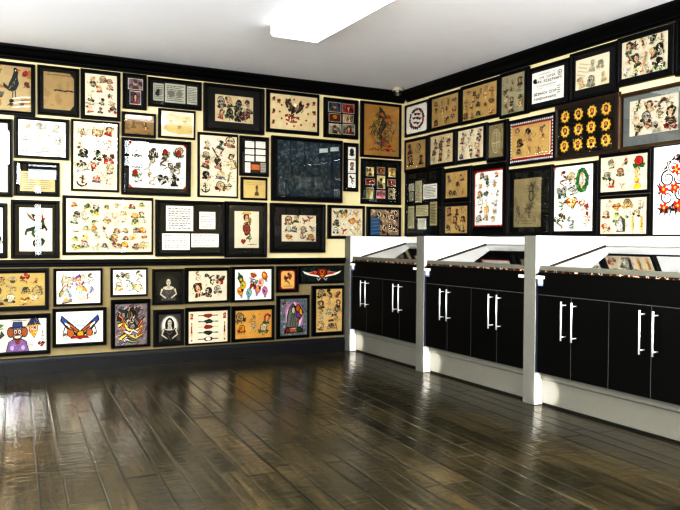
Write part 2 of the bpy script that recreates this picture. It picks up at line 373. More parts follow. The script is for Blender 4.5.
def dragon(a, c=GRN, b=RED):
    P = [(.62*math.sin(i*.55+.4)*(1-.02*i), .95-.125*i) for i in range(16)]
    a.ol([(.1, .35), (.9, .9), (1, .3), (.75, .35), (.7, 0), (.45, .1)], b, .06); a.ol([(-.1, .2), (-.8, .7), (-1, .05), (-.7, .1), (-.5, -.2)], b, .06)
    a.line(P, .44, K, .12); a.line(P, .3, c, .05); a.line([(x+.05, y) for x, y in P], .1, YEL, .03)
    a.blob(P[0][0], .92, .3, .2, c, .3, 9, .06); a.ell(P[0][0]+.1, .97, .06, .05, W_); a.line([(.3, .85), (.75, .75)], .08, RED)
    for i in (5, 9): a.line([P[i], (P[i][0]-.5, P[i][1]-.2)], .16, K, .1)
def butterfly(a, c=ORG, b=YEL):
    a.sym([(-.05, .1), (-.35, .85), (-1, .9), (-.9, .2), (-.4, 0)], c, .07); a.sym([(-.05, 0), (-.75, -.1), (-.8, -.7), (-.35, -.8)], b, .07); a.ell(0, 0, .1, .6, K)
    a.ell(-.6, .5, .15, .15, K); a.ell(.6, .5, .15, .15, K)
def panther(a, c=K, b=RED):
    a.line([(-.7, .9), (-.2, .5), (.1, 0), (-.1, -.5), (.3, -.95)], .5, c, .2); a.line([(0, .3), (.8, .5)], .22, c); a.line([(.1, -.2), (.8, -.25)], .2, c)
    a.ell(-.6, .75, .35, .28, c); a.poly([(-.9, .7), (-.5, .65), (-.8, .5)], b); a.ell(-.55, .85, .06, .05, YEL); a.line([(.75, .5), (.95, .35)], .08, b); a.line([(.75, -.25), (.95, -.4)], .08, b)
def horse(a, c=LGRY, b=K):
    a.ol([(-.55, -.9), (.6, -.9), (.55, 0), (.35, .6), (.15, .95), (-.05, .75), (-.5, .35), (-.75, -.05), (-.5, -.2), (-.1, .05), (-.25, -.4)], c, .08)
    for i in range(5): a.line([(.25+.06*i, .75-.3*i), (.75, .55-.32*i), (.85, .3-.3*i)], .12, b)
    a.ell(-.15, .45, .09, .07, K); a.ell(-.58, .0, .06, .05, K)
def tree(a, c=GRN, b=BRN):
    a.line([(0, -1), (.05, 0)], .2, b)
    for x, y in ((-.4, .1), (.4, .2), (0, .6), (-.3, .55), (.35, -.2), (-.35, -.3), (.25, .8)): a.blob(x, y, .34, .26, c, .3, 9, .06)
    for x, y in ((-.3, .2), (.3, .4), (0, .8)): a.ell(x, y, .09, .09, RED)
def star(a, c=RED, b=K):
    P = [((.95 if i % 2 == 0 else .4)*math.sin(i*PI/5), (.95 if i % 2 == 0 else .4)*math.cos(i*PI/5)) for i in range(10)]
    a.ol(P, c, .1, b)
def cross(a, c=BRN, b=RED):
    a.ol([(-.15, -1), (.15, -1), (.15, .2), (.6, .2), (.6, .5), (-.6, .5), (-.6, .2), (-.15, .2)], c, .08); a.ell(0, .9, .18, .1, YEL); rose2(a, b)
def rose2(a, c=RED):
    a.blob(0, -.15, .38, .36, c, .2, 9, .08); a.ell(0, -.12, .18, .16, K); a.ell(.02, -.1, .1, .1, c)
def bust(a, c=BRN, b=LGRY):
    a.poly([(-.8, -1), (.8, -1), (.6, -.4), (.2, -.15), (-.2, -.15), (-.6, -.4)], c); a.ell(0, .3, .4, .52, b); a.blob(0, .65, .48, .35, c, .2); a.ell(-.15, .32, .06, .05, K); a.ell(.15, .32, .06, .05, K)
def insect(a, c=GRN, b=RED):
    a.ell(0, 0, .25, .7, c, line=.08); a.ell(0, .7, .2, .18, K)
    for y in (-.3, .05, .4): a.line([(-.8, y+.25), (0, y), (.8, y+.25)], .08, K)
    a.line([(0, -.5), (0, .5)], .08, b)
def lotus(a, c=PNK, b=GRN):
    for x in (-.7, .7, -.4, .4, 0): a.ol([(x*.4, -.5), (x-.2, .1), (x, .6-abs(x)*.4), (x+.2, .1)], c, .06)
    a.line([(-.9, -.6), (0, -.75), (.9, -.6)], .18, b)
def cat(a, c=ORG, b=K):
    a.ol([(-.7, .9), (-.35, .6), (.35, .6), (.7, .9), (.75, 0), (.4, -.7), (0, -.9), (-.4, -.7), (-.75, 0)], c, .08)
    for q in (-.5, .5): a.line([(q, .5), (q*.7, .25)], .1, b); a.line([(q*1.4, 0), (q*.8, -.05)], .1, b)
    a.ell(-.28, .15, .13, .09, W_); a.ell(.28, .15, .13, .09, W_); a.ell(-.28, .15, .05, .07, K); a.ell(.28, .15, .05, .07, K); a.poly([(-.3, -.3), (.3, -.3), (0, -.65)], RED); a.ell(0, -.18, .14, .09, K)
def fish(a, c=ORG, b=RED):
    P = [(.45*math.sin(i*.5), .9-.13*i) for i in range(12)]
    a.line(P, .65, K, .25); a.line(P, .5, c, .12); a.ol([(P[-1][0], P[-1][1]+.1), (-.6, -1), (0, -.75), (.5, -1)], b, .06)
    for i in range(2, 10): a.line([(P[i][0]-.16, P[i][1]), (P[i][0]+.16, P[i][1]-.04)], .05, b)
def text(a, c=K, n=4, w=.12, x0=-1, x1=1):
    for i in range(n):
        y = 1 - (2*i+1)/n; x = x0; e = x1 - a.r.uniform(0, .5)*(i % 2)
        while x < e:
            l = a.r.uniform(.1, .34); x2 = min(e, x+l); P = [(x + (x2-x)*k/3, y + a.r.uniform(-.25, .25)/n) for k in range(4)]
            a.line(P, w, c); x = x2 + .07
def letters(a, c=K, n=12, w=.2):
    """one line of bold block lettering, illegible at this size"""
    for i in range(n):
        if a.r.random() < .12: continue
        x = -1 + (2*i+1)/n; d = .62/n; k = a.r.randrange(5); v = lambda X, Y: (x+X*d, Y)
        W = w*d*2.2
        a.poly([(x-d, -.9), (x-d+W, -.9), (x-d+W, .9), (x-d, .9)], c)
        if k in (0, 1, 3): a.poly([(x+d-W, -.9), (x+d, -.9), (x+d, .9), (x+d-W, .9)], c)
        if k in (0, 2, 4): a.poly([(x-d, .55), (x+d, .55), (x+d, .9), (x-d, .9)], c)
        if k in (1, 2, 3): a.poly([(x-d, -.15), (x+d, -.15), (x+d, .15), (x-d, .15)], c)
        if k in (0, 4): a.poly([(x-d, -.9), (x+d, -.9), (x+d, -.55), (x-d, -.55)], c)
def tiny(a, c=K, b=RED):
    a.blob(a.r.uniform(-.2, .2), .15, .5, .55, c, .4, 8); a.blob(a.r.uniform(-.3, .3), -.4, .4, .35, b, .35, 7); a.line([(-.6, -.7), (.6, .6)], .14, c)
MOT = dict(sw=swallow, eg=eagle, ro=rose, fl=flower, he=heart, da=dagger, sk=skull, la=lady, gi=girl, sh=ship, an=anchor, sn=snake, dr=dragon, bu=butterfly,
           pa=panther, ho=horse, tr=tree, st=star, cr=cross, bs=bust, ins=insect, lo=lotus, ca=cat, fi=fish, tx=text, ti=tiny)
K2, K3, BUF = lin('#221c16'), lin('#544a3c'), lin('#c7b48c')
PALS = dict(old=[(K2, DRED), (K3, BUF), (BUF, K3), (BRN, RED), (K2, GRN), (BUF, RED), (K3, RED), (LGRY, K3), (BUF, DRED)], ink=[(K3, GRY), (GRY, LGRY), (K2, LGRY), (LGRY, GRY), (BUF, GRY)],
            col=[(BUF, RED), (K3, GRN), (RED, GRN), (BUF, YEL), (YEL, RED), (K2, RED), (LGRY, GRN), (BUF, K3), (GRN, YEL), (W_, K3), (lin('#c08a50'), GRN)],
            pale=[(LGRY, BUF), (BUF, LGRY), (LGRY, LGRY)], brn=[(BRN, K2), (K2, BRN), (DRED, K2), (K3, BUF), (BUF, K3)], brt=[(ORG, LBLU), (lin('#6e82ac'), ORG), (PUR, YEL), (BUF, LBLU), (LGRN, RED), (lin('#9a6a4a'), ORG)])
def fine(a, c, b, paper, pal):
    """pen hatching over a design: paper-coloured highlights, thin dark strokes, a dab of second colour"""
    r = a.r
    for _ in range(9):
        x, y, t = r.uniform(-.6, .6), r.uniform(-.75, .7), r.uniform(0, PI); l = r.uniform(.2, .5)
        a.line([(x-l*math.cos(t), y-l*math.sin(t)), (x+.1, y+.08), (x+l*math.cos(t+.4), y+l*math.sin(t+.4))], r.uniform(.05, .1), paper)
    dk = LGRY if pal == 'pale' else GRY if pal == 'ink' else K2
    for _ in range(7):
        x, y, t = r.uniform(-.85, .85), r.uniform(-.85, .85), r.uniform(0, 2*PI); l = r.uniform(.15, .35)
        a.line([(x, y), (x+l*math.cos(t), y+l*math.sin(t)), (x+1.6*l*math.cos(t+.8), y+1.6*l*math.sin(t+.8))], .06, dk, .02)
    for _ in range(2): a.blob(r.uniform(-.6, .6), r.uniform(-.7, .6), .12, .1, b, .4, 6)
def scatter(a, rows, pal='old', fill=.8, my=.05, mx=.05, jit=.36):
    """rows of motif codes spread over the sheet"""
    R = [r.split() for r in rows.split('|')]; nr = len(R); paper = a.c[0]
    for i, r in enumerate(R):
        nc = len(r); off = a.r.uniform(-.08, .08)
        for j, k in enumerate(r):
            if k == '.': continue
            cw = a.w*(1-2*mx)/nc; ch = a.h*(1-2*my)/nr; fill_ = fill*1.16; s = min(cw, ch)*.5*fill_; kx = min(cw*.5*fill_, s*1.15); ky = min(ch*.5*fill_, s*1.5)
            cx = mx + (1-2*mx)*(j+.5+a.r.uniform(-jit, jit)*.6)/nc; cy = 1-my-(1-2*my)*(i+.5+off+a.r.uniform(-jit, jit)*.6)/nr; z = a.r.uniform(.72, 1.1)
            a.at(cx, cy, kx*z, ky*z, a.r.uniform(-.3, .3), a.r.choice((1, -1)))
            c, b = a.r.choice(PALS[pal])
            if k == 'tx': text(a, c)
            else: MOT[k](a, c, b); fine(a, c, b, paper, pal)
    for _ in range(int(nr*3)):
        a.at(a.r.uniform(.06, .94), a.r.uniform(.06, .94), .022*min(a.w, a.h)+.004, None, a.r.random()*6); a.line([(-1, 0), (-.2, .5), (1, 0)], .3, LGRY if pal == 'pale' else a.r.choice([K3, GRY, BRN]))
def stains(a, c, n=14, s=.12):
    for _ in range(n): a.at(a.r.random(), a.r.random(), s*a.w*a.r.uniform(.3, 1), s*a.h*a.r.uniform(.3, 1)); a.blob(0, 0, 1, 1, c, .4)
# wall coordinates in metres: wall, outer rectangle (u0,u1,z0,z1), sheet rectangle, depth, mounted cards
F={
'b1':('B',(0.119,0.480,1.888,2.267),(0.151,0.452,1.919,2.244),0.025,[]),
'b2':('B',(0.496,0.786,1.909,2.271),(0.537,0.750,1.955,2.230),0.025,[]),
'b3':('B',(0.798,1.088,1.904,2.279),(0.828,1.063,1.933,2.250),0.022,[]),
'b4':('B',(1.107,1.289,2.008,2.283),None,0.022,[(1.146,1.261,2.161,2.248),(1.159,1.246,2.046,2.152)]),
'b5':('B',(1.301,1.732,2.045,2.274),None,0.022,[(1.340,1.425,2.093,2.232),(1.433,1.600,2.087,2.240),(1.611,1.697,2.088,2.234)]),
'b6':('B',(1.099,1.360,1.795,1.984),(1.121,1.344,1.817,1.966),0.022,[]),
'b7':('B',(1.380,1.678,1.803,2.035),(1.403,1.667,1.819,2.019),0.022,[]),
'b8':('B',(1.750,2.271,1.886,2.273),(1.847,2.181,1.973,2.195),0.050,[]),
'b9':('B',(2.301,2.797,1.919,2.280),(2.333,2.783,1.950,2.253),0.025,[]),
'b10':('B',(2.848,3.195,1.914,2.266),None,0.025,[(2.891,3.022,2.143,2.232),(3.035,3.157,2.144,2.229),(2.897,3.021,2.056,2.132),(3.038,3.149,2.058,2.133),(2.898,3.025,1.949,2.041),(3.037,3.165,1.952,2.048)]),
'b11':('B',(3.223,3.661,1.762,2.272),(3.260,3.639,1.783,2.250),0.022,[]),
'b12':('B',(-0.008,0.327,1.294,1.854),(0.029,0.295,1.329,1.824),0.025,[]),
'b13':('B',(0.339,0.713,1.583,1.884),(0.366,0.688,1.603,1.862),0.022,[]),
'b14':('B',(0.336,0.646,1.307,1.560),(0.376,0.615,1.342,1.489),0.022,[]),
'b15':('B',(0.727,1.077,1.357,1.893),(0.743,1.063,1.372,1.878),0.020,[]),
'b16':('B',(1.096,1.639,1.343,1.783),(1.153,1.601,1.401,1.752),0.030,[]),
'b17':('B',(1.702,2.046,1.344,1.872),(1.720,2.037,1.356,1.852),0.020,[]),
'b18':('B',(2.062,2.320,1.535,1.868),None,0.030,[(2.109,2.192,1.772,1.829),(2.204,2.293,1.774,1.832),(2.109,2.192,1.717,1.762),(2.205,2.294,1.719,1.763),(2.109,2.192,1.659,1.707),(2.205,2.294,1.662,1.709),(2.109,2.158,1.563,1.648),(2.166,2.241,1.588,1.634),(2.248,2.299,1.570,1.653)]),
'b19':('B',(2.073,2.309,1.333,1.524),(2.095,2.296,1.350,1.503),0.022,[]),
'b20':('B',(2.347,3.027,1.334,1.889),(2.405,3.014,1.381,1.859),0.040,[]),
'b21':('B',(3.052,3.200,1.441,1.879),None,0.022,[(3.095,3.175,1.732,1.844),(3.096,3.176,1.609,1.725),(3.097,3.177,1.477,1.601)]),
'b22':('B',(3.233,3.662,1.333,1.747),None,0.025,[(3.284,3.369,1.588,1.673),(3.401,3.488,1.613,1.679),(3.524,3.604,1.590,1.676),(3.280,3.381,1.508,1.568),(3.402,3.492,1.476,1.600),(3.514,3.607,1.503,1.571),(3.289,3.362,1.383,1.485),(3.396,3.493,1.387,1.462),(3.526,3.602,1.384,1.485)]),
'b23':('B',(-0.042,0.291,0.852,1.249),(0.002,0.261,0.890,1.218),0.025,[]),
'b24':('B',(0.315,0.645,0.849,1.277),(0.371,0.596,0.901,1.222),0.025,[]),
'b25':('B',(0.667,1.340,0.873,1.321),(0.692,1.329,0.894,1.300),0.022,[]),
'b26':('B',(1.360,1.928,0.861,1.309),None,0.040,[(1.443,1.666,1.063,1.266),(1.716,1.853,1.081,1.224),(1.412,1.638,0.910,1.044),(1.650,1.882,0.932,1.044)]),
'b27':('B',(1.933,2.301,0.849,1.314),(2.018,2.237,0.926,1.237),0.045,[]),
'b28':('B',(2.339,2.858,0.888,1.313),(2.446,2.777,0.983,1.214),0.045,[]),
'b29':('B',(2.893,3.272,1.012,1.312),(2.930,3.251,1.036,1.286),0.022,[]),
'b30':('B',(3.295,3.666,1.026,1.308),(3.336,3.645,1.047,1.285),0.022,[]),
'b31':('B',(0.152,0.570,0.469,0.775),(0.184,0.544,0.500,0.742),0.028,[]),
'b32':('B',(0.603,0.954,0.489,0.771),(0.624,0.939,0.505,0.752),0.022,[]),
'b33':('B',(1.015,1.297,0.547,0.771),(1.033,1.286,0.561,0.756),0.022,[]),
'b34':('B',(0.151,0.580,0.141,0.440),(0.183,0.554,0.168,0.407),0.025,[]),
'b35':('B',(0.596,0.983,0.182,0.471),(0.629,0.953,0.209,0.433),0.028,[]),
'b36':('B',(1.018,1.319,0.148,0.524),(1.048,1.295,0.165,0.489),0.025,[]),
'b37':('B',(1.336,1.586,0.473,0.758),(1.374,1.555,0.504,0.722),0.025,[]),
'b38':('B',(1.344,1.589,0.139,0.432),(1.386,1.563,0.177,0.394),0.025,[]),
'b39':('B',(1.595,1.974,0.474,0.765),(1.627,1.954,0.490,0.738),0.025,[]),
'b40':('B',(1.602,1.981,0.135,0.440),(1.628,1.960,0.146,0.407),0.025,[]),
'b41':('B',(1.983,2.375,0.471,0.769),(2.023,2.353,0.488,0.746),0.025,[]),
'b42':('B',(1.995,2.381,0.135,0.436),(2.027,2.357,0.159,0.399),0.025,[]),
'b43':('B',(2.400,2.609,0.542,0.769),(2.433,2.581,0.565,0.735),0.022,[]),
'b44':('B',(2.402,2.716,0.138,0.513),(2.438,2.694,0.162,0.483),0.022,[]),
'b45':('B',(2.616,3.058,0.612,0.770),(2.633,3.047,0.625,0.759),0.020,[]),
'b46':('B',(2.739,3.059,0.142,0.590),(2.782,3.044,0.174,0.560),0.022,[]),
'r1':('R',(0.054,0.442,1.962,2.259),(0.071,0.409,1.986,2.241),0.020,[]),
'r2':('R',(0.446,0.899,1.963,2.265),(0.481,0.864,1.993,2.244),0.022,[]),
'r3':('R',(0.903,1.389,1.960,2.276),(0.924,1.352,1.989,2.249),0.022,[]),
'r4':('R',(1.393,1.708,1.940,2.282),(1.405,1.660,1.966,2.258),0.022,[]),
'r5':('R',(1.712,2.115,1.945,2.257),(1.738,2.051,1.997,2.219),0.025,[]),
'r6':('R',(2.118,2.514,1.951,2.273),(2.157,2.443,2.020,2.222),0.030,[]),
'r7':('R',(2.517,2.926,1.976,2.279),(2.540,2.878,2.020,2.249),0.030,[]),
'r8':('R',(2.935,3.226,1.962,2.285),(2.953,3.184,2.006,2.260),0.030,[]),
'r9':('R',(0.056,0.437,1.634,1.936),(0.068,0.389,1.660,1.911),0.020,[]),
'r10':('R',(0.440,0.841,1.637,1.940),(0.465,0.796,1.671,1.918),0.022,[]),
'r11':('R',(0.844,1.245,1.638,1.938),(0.863,1.195,1.670,1.915),0.022,[]),
'r12':('R',(1.249,1.484,1.614,1.930),(1.259,1.434,1.652,1.907),0.022,[]),
'r13':('R',(1.487,1.979,1.566,1.908),(1.520,1.923,1.623,1.856),0.025,[]),
'r14':('R',(1.982,2.531,1.563,1.948),(2.005,2.484,1.595,1.912),0.025,[]),
'r15':('R',(2.535,3.046,1.571,1.926),(2.607,2.950,1.654,1.871),0.040,[]),
'r16':('R',(0.067,0.660,1.036,1.634),None,0.020,[(0.120,0.212,1.455,1.524),(0.128,0.205,1.361,1.446),(0.229,0.340,1.346,1.543),(0.356,0.571,1.369,1.503),(0.111,0.216,1.111,1.316),(0.245,0.440,1.219,1.319),(0.465,0.574,1.132,1.343),(0.273,0.412,1.100,1.200)]),
'r17':('R',(0.660,1.049,1.321,1.615),(0.696,0.996,1.361,1.580),0.022,[]),
'r18':('R',(0.664,1.050,1.036,1.318),(0.695,1.001,1.063,1.290),0.022,[]),
'r19':('R',(1.053,1.486,1.036,1.610),(1.084,1.432,1.114,1.563),0.020,[]),
'r20':('R',(1.490,1.961,1.036,1.541),(1.557,1.845,1.104,1.463),0.028,[]),
'r21':('R',(1.964,2.374,1.036,1.531),(1.974,2.324,1.070,1.516),0.025,[]),
'r22':('R',(2.376,2.774,1.298,1.567),(2.384,2.745,1.319,1.543),0.022,[]),
'r23':('R',(2.377,2.775,1.036,1.294),(2.387,2.744,1.049,1.275),0.022,[]),
'r24':('R',(2.779,3.314,1.036,1.574),(2.788,3.303,1.044,1.566),0.020,[]),
}
CAM_R= (0.8838, -0.46783, 0.00652) 
CAM_D= (-0.00413, -0.02173, -0.99976) 
CAM_F= (0.46785, 0.88355, -0.02113)
FOCAL_PX= 714.39
PLANK= 0.0599
# ------------------------------------------------------------------ the sheets that have one big design
def big_bird(a):
    stains(a, lin('#a8854c'), 8)
    a.at(.6, .62, .2*a.w, .34*a.h)
    a.ol([(.35, .95), (.55, .7), (.45, .35), (.6, 0), (.35, -.35), (-.1, -.5), (-.5, -.3), (-.35, .0), (-.05, .3), (.1, .65), (.1, .9)], lin('#26383a'), .05)
    a.ol([(-.5, -.3), (-1, -.05), (-.95, -.3), (-.3, -.55)], lin('#3a3a30'), .04); a.poly([(.5, .95), (.95, .85), (.45, .78)], lin('#b0622c'))
    for k in range(6): a.line([(.35-.1*k, .3-.1*k), (.15-.12*k, .05-.09*k), (.2-.1*k, -.1-.06*k)], .07, a.r.choice([TEAL, lin('#a8925c'), K2]))
    a.ell(.3, .82, .06, .05, W_); a.line([(0, -.5), (-.05, -1), (.15, -1)], .08, K2); a.line([(.25, -.4), (.3, -1), (.5, -1)], .08, K2)
    for x, y, c in ((.12, .75, BRN), (.3, .85, GRN), (.88, .85, RED), (.9, .6, BRN), (.15, .45, K), (.35, .35, GRY), (.55, .18, K), (.8, .18, GRY)):
        a.at(x, y, .1*a.h); tiny(a, c, BRN)
    for y in (.1, .2, .3): a.at(.8, y, .2*a.w, .03*a.h, .15); a.line([(-1, 0), (0, .6), (1, 0)], .8, W_)  # white reflections painted along the bottom of the sheet
def tan_line(a):
    stains(a, lin('#a3906a'), 10); a.at(.68, .52, .32*a.w, .09*a.h); text(a, K, 1, .3); a.at(.5, .93, .4*a.w, .04*a.h); text(a, lin('#8a6c3c'), 1, .5)
    a.at(.5, .5, .5*a.w, .5*a.h)
    for y in (1, -1): a.poly([(1, y), (.72, y), (1, y*.72)], lin('#26241c'))
def eagle_big(a):
    a.at(.48, .53, .2*a.w, .36*a.h, -.2); eagle(a, lin('#3c2c1a'), lin('#a8542c')); fine(a, K2, RED, a.c[0], 'old')
    for i in range(12):
        t = 2*PI*i/12; a.at(.5+.3*math.cos(t), .5+.38*math.sin(t), .035*a.h); star(a, RED, RED)
    for x, y in ((.07, .85), (.07, .5), (.07, .2), (.92, .82), (.93, .55), (.92, .2), (.18, .8), (.8, .75)): a.at(x, y, .055*a.w, .09*a.h); tiny(a, BRN, ORG)
def koi(a):
    stains(a, lin('#b89c62'), 8)
    cols = [lin('#6d6a3c'), lin('#86794a'), lin('#4c4d38'), lin('#9c6a3c'), lin('#55603f'), lin('#3c4840'), lin('#a8854c'), lin('#8c4a2e')]
    for i in range(110):
        t = a.r.random()*2*PI; r = a.r.random()**.55
        a.at(.53+.36*r*math.cos(t), .55+.36*r*math.sin(t), .055*a.w, .035*a.h, a.r.random()*3); a.line([(-1.2, -.2), (0, .5), (1.2, -.2)], .7, a.r.choice(cols), .2)
    a.at(.52, .55, .24*a.w, .36*a.h, .25); fish(a, lin('#3a4640'), lin('#8c4a2e'))
    for i in range(36):
        a.at(.52+a.r.uniform(-.2, .2), .55+a.r.uniform(-.3, .3), .03*a.w, .02*a.h, a.r.random()*3); a.line([(-1, 0), (0, .6), (1, 0)], .5, a.r.choice([lin('#c4a866'), K2, lin('#788060')]))
    for x, y, c in ((.5, .82, lin('#b0622c')), (.7, .78, lin('#a0502c')), (.62, .7, lin('#b8742c')), (.4, .24, lin('#42587c')), (.72, .2, RED), (.66, .12, RED)): a.at(x, y, .055*a.w, .035*a.h); a.blob(0, 0, 1, 1, c, .4)
    for i in range(9): a.at(.2+.08*i, .1+.025*(i % 2), .05*a.w, .02*a.h); a.line([(-1, 0), (0, 1), (1, 0)], .5, K2)
def blue_print(a):
    for i in range(420):
        y = a.r.random(); a.at(a.r.random(), y, a.r.uniform(.012, .03)*a.w, a.r.uniform(.012, .03)*a.h, a.r.random()*3)
        a.blob(0, 0, 1, 1, a.r.choice([lin('#3a4c58'), lin('#2c3c47'), lin('#4a5a60'), lin('#5c6866'), lin('#26333b'), lin('#646450')]) if y < .62 else a.r.choice([lin('#465863'), lin('#55666e'), lin('#3a4a55'), lin('#62727a')]), .45, 7)
    for i in range(60): a.at(a.r.random(), a.r.uniform(.05, .6), .03*a.w, .03*a.h, a.r.random()*3); a.line([(-1, 0), (0, .7), (1, 0)], .25, a.r.choice([lin('#7d8478'), lin('#1e282e')]))
    for x in (.2, .42, .66, .86): a.at(x, .74, .01*a.w, .26*a.h, .03); a.poly([(-1, -1), (1, -1), (1, 1), (-1, 1)], lin('#22303a'))
    for x, y in ((.72, .86), (.9, .9)): a.at(x, y, .07*a.w, .05*a.h); a.poly([(-1, -1), (1, -.6), (1, 1), (-1, .6)], lin('#c4ccca'))
def dragon_big(a):
    a.at(.5, .54, .36*a.w, .42*a.h, .1); P = [(.15+.5*math.sin(i*.6), .5-.1*i) for i in range(14)]
    for i in range(7): a.ol([(.1, .25), (-.7+.15*i, .95-.05*i), (-.45+.15*i, .6)], a.r.choice([GRY, lin('#3a3a34'), lin('#94403a')]), .04)
    a.line(P, .4, K, .1); a.line(P, .24, lin('#4d6a48'), .05); a.blob(.3, .55, .3, .22, lin('#c07a68'), .2, 9, .07); a.line([(.1, -.15), (.75, .05), (.9, -.2)], .2, K); a.line([(0, 0), (-.8, -.1), (-.95, -.35)], .2, lin('#2b4a38'))
    a.ell(.35, .62, .07, .05, K); a.line([(.5, .5), (.85, .45)], .1, RED); a.blob(.1, -.85, .35, .16, lin('#46523c'), .3, 9, .08)
def lady_snake(a):
    a.at(.5, .56, .3*a.w, .4*a.h); P = [(.5*math.sin(i*.75+.6), .55-.11*i) for i in range(13)]
    a.line(P, .4, K, .12); a.line(P, .28, lin('#c39a3c'), .06); a.line(P, .1, GRN, .03)
    a.ol([(-.35, .25), (.3, .35), (.45, -.2), (0, -.5), (-.45, -.2)], SKIN, .06); a.blob(-.05, .68, .38, .28, K, .2); a.ell(-.02, .6, .22, .24, SKIN); a.ell(-.1, .63, .05, .04, K); a.ell(.08, .63, .05, .04, K)
    a.ol([(-.7, .88), (.6, .9), (.35, 1), (-.4, 1)], lin('#d8b03c'), .05); rose2(a, RED); a.at(.36, .17, .1*a.w, .09*a.h); heart(a, RED, RED); a.at(.62, .23, .1*a.w, .08*a.h); swallow(a, GRN, YEL); a.at(.72, .1, .16*a.w, .03*a.h); text(a, GRY, 1, .5)
def clown_sheet(a):
    a.at(.47, .46, .2*a.w, .46*a.h)
    a.ol([(-1, -1), (1, -1), (.75, -.35), (.2, -.15), (-.2, -.15), (-.75, -.35)], lin('#a884bc'), .05); a.ell(0, .25, .5, .42, lin('#e2ae92'), line=.06); a.ell(-.62, .3, .26, .3, ORG, line=.05); a.ell(.62, .3, .26, .3, ORG, line=.05)
    a.ol([(-.42, .6), (.42, .6), (.36, .95), (-.36, .95)], BLU, .05); a.ol([(-.6, .55), (.6, .55), (.6, .66), (-.6, .66)], lin('#2c4a8c'), .04)
    a.ell(-.18, .32, .14, .16, W_, line=.04); a.ell(.18, .32, .14, .16, W_, line=.04); a.ell(-.18, .3, .06, .08, K); a.ell(.18, .3, .06, .08, K); a.ell(0, .15, .13, .12, RED); a.ell(0, -.03, .3, .1, W_, line=.05); a.poly([(-.3, -.2), (.3, -.2), (.12, -.5), (-.12, -.5)], RED)
    for x in (-.5, .5): a.ell(x, -.75, .18, .16, lin('#d8c8e0'))
    a.at(.76, .7, .13*a.w, .3*a.h); a.ell(0, 0, .6, .6, SKIN, line=.07); a.ol([(-1, .2), (1, .3), (.6, .95), (-.3, 1)], lin('#2c3c74'), .06); a.line([(-1, .22), (1, .32)], .14, YEL); a.ol([(-.6, -.3), (.6, -.3), (.1, -1)], YEL, .06); a.ell(.22, .05, .16, .12, K); a.ell(-.2, .08, .07, .06, K)
    a.at(.13, .8, .1*a.w, .13*a.h); lotus(a, LGRN, GRN); a.at(.13, .5, .11*a.w, .17*a.h); a.ol([(-.9, 0), (0, -.7), (.9, .1), (.4, .9), (.3, .2)], lin('#5a6460'), .08); a.at(.06, .2, .05*a.w, .16*a.h); rose(a)
    a.at(.93, .35, .05*a.w, .28*a.h); dagger(a); a.at(.9, .2, .07*a.w, .11*a.h); heart(a, RED, RED); a.at(.76, .2, .1*a.w, .07*a.h); text(a, GRY, 3, .16); a.at(.5, .95, .14*a.w, .03*a.h); text(a, GRN, 1, .5)
def wings_v(a):
    a.at(.5, .5, .44*a.w, .42*a.h)
    for sg in (1, -1):
        q = lambda L: [(x*sg, y) for x, y in L]
        a.ol(q([(0, -.5), (.1, -.15), (.9, 1), (.95, .55), (.55, -.15), (.2, -.6)]), lin('#35302c'), .05); a.poly(q([(.62, .55), (.9, .95), (.92, .6), (.72, .25)]), BLU); a.poly(q([(.5, .25), (.78, .5), (.74, .3), (.5, .02)]), W_)
        a.line(q([(.05, -.35), (.55, .3)]), .1, ORG); a.line(q([(.12, -.45), (.6, .1)]), .06, LGRY); a.blob(.5*sg, -.4, .16, .3, lin('#c87c38'), .4, 9, .04); a.line(q([(.75, .1), (.85, -.4), (.6, -.75)]), .06, K, .02); a.blob(.78*sg, -.5, .08, .14, GRY, .4)
    a.blob(0, -.55, .16, .3, YEL, .3, 9, .05); a.ol([(-.45, -.85), (.45, -.85), (.3, -.65), (-.3, -.65)], RED, .04)
    for i in range(5): a.ell(-.3+.15*i, .5+.06*(2-abs(i-2)), .05, .08, LGRY)
    a.line([(-.3, .12), (0, .2), (.3, .12)], .08, LBLU)
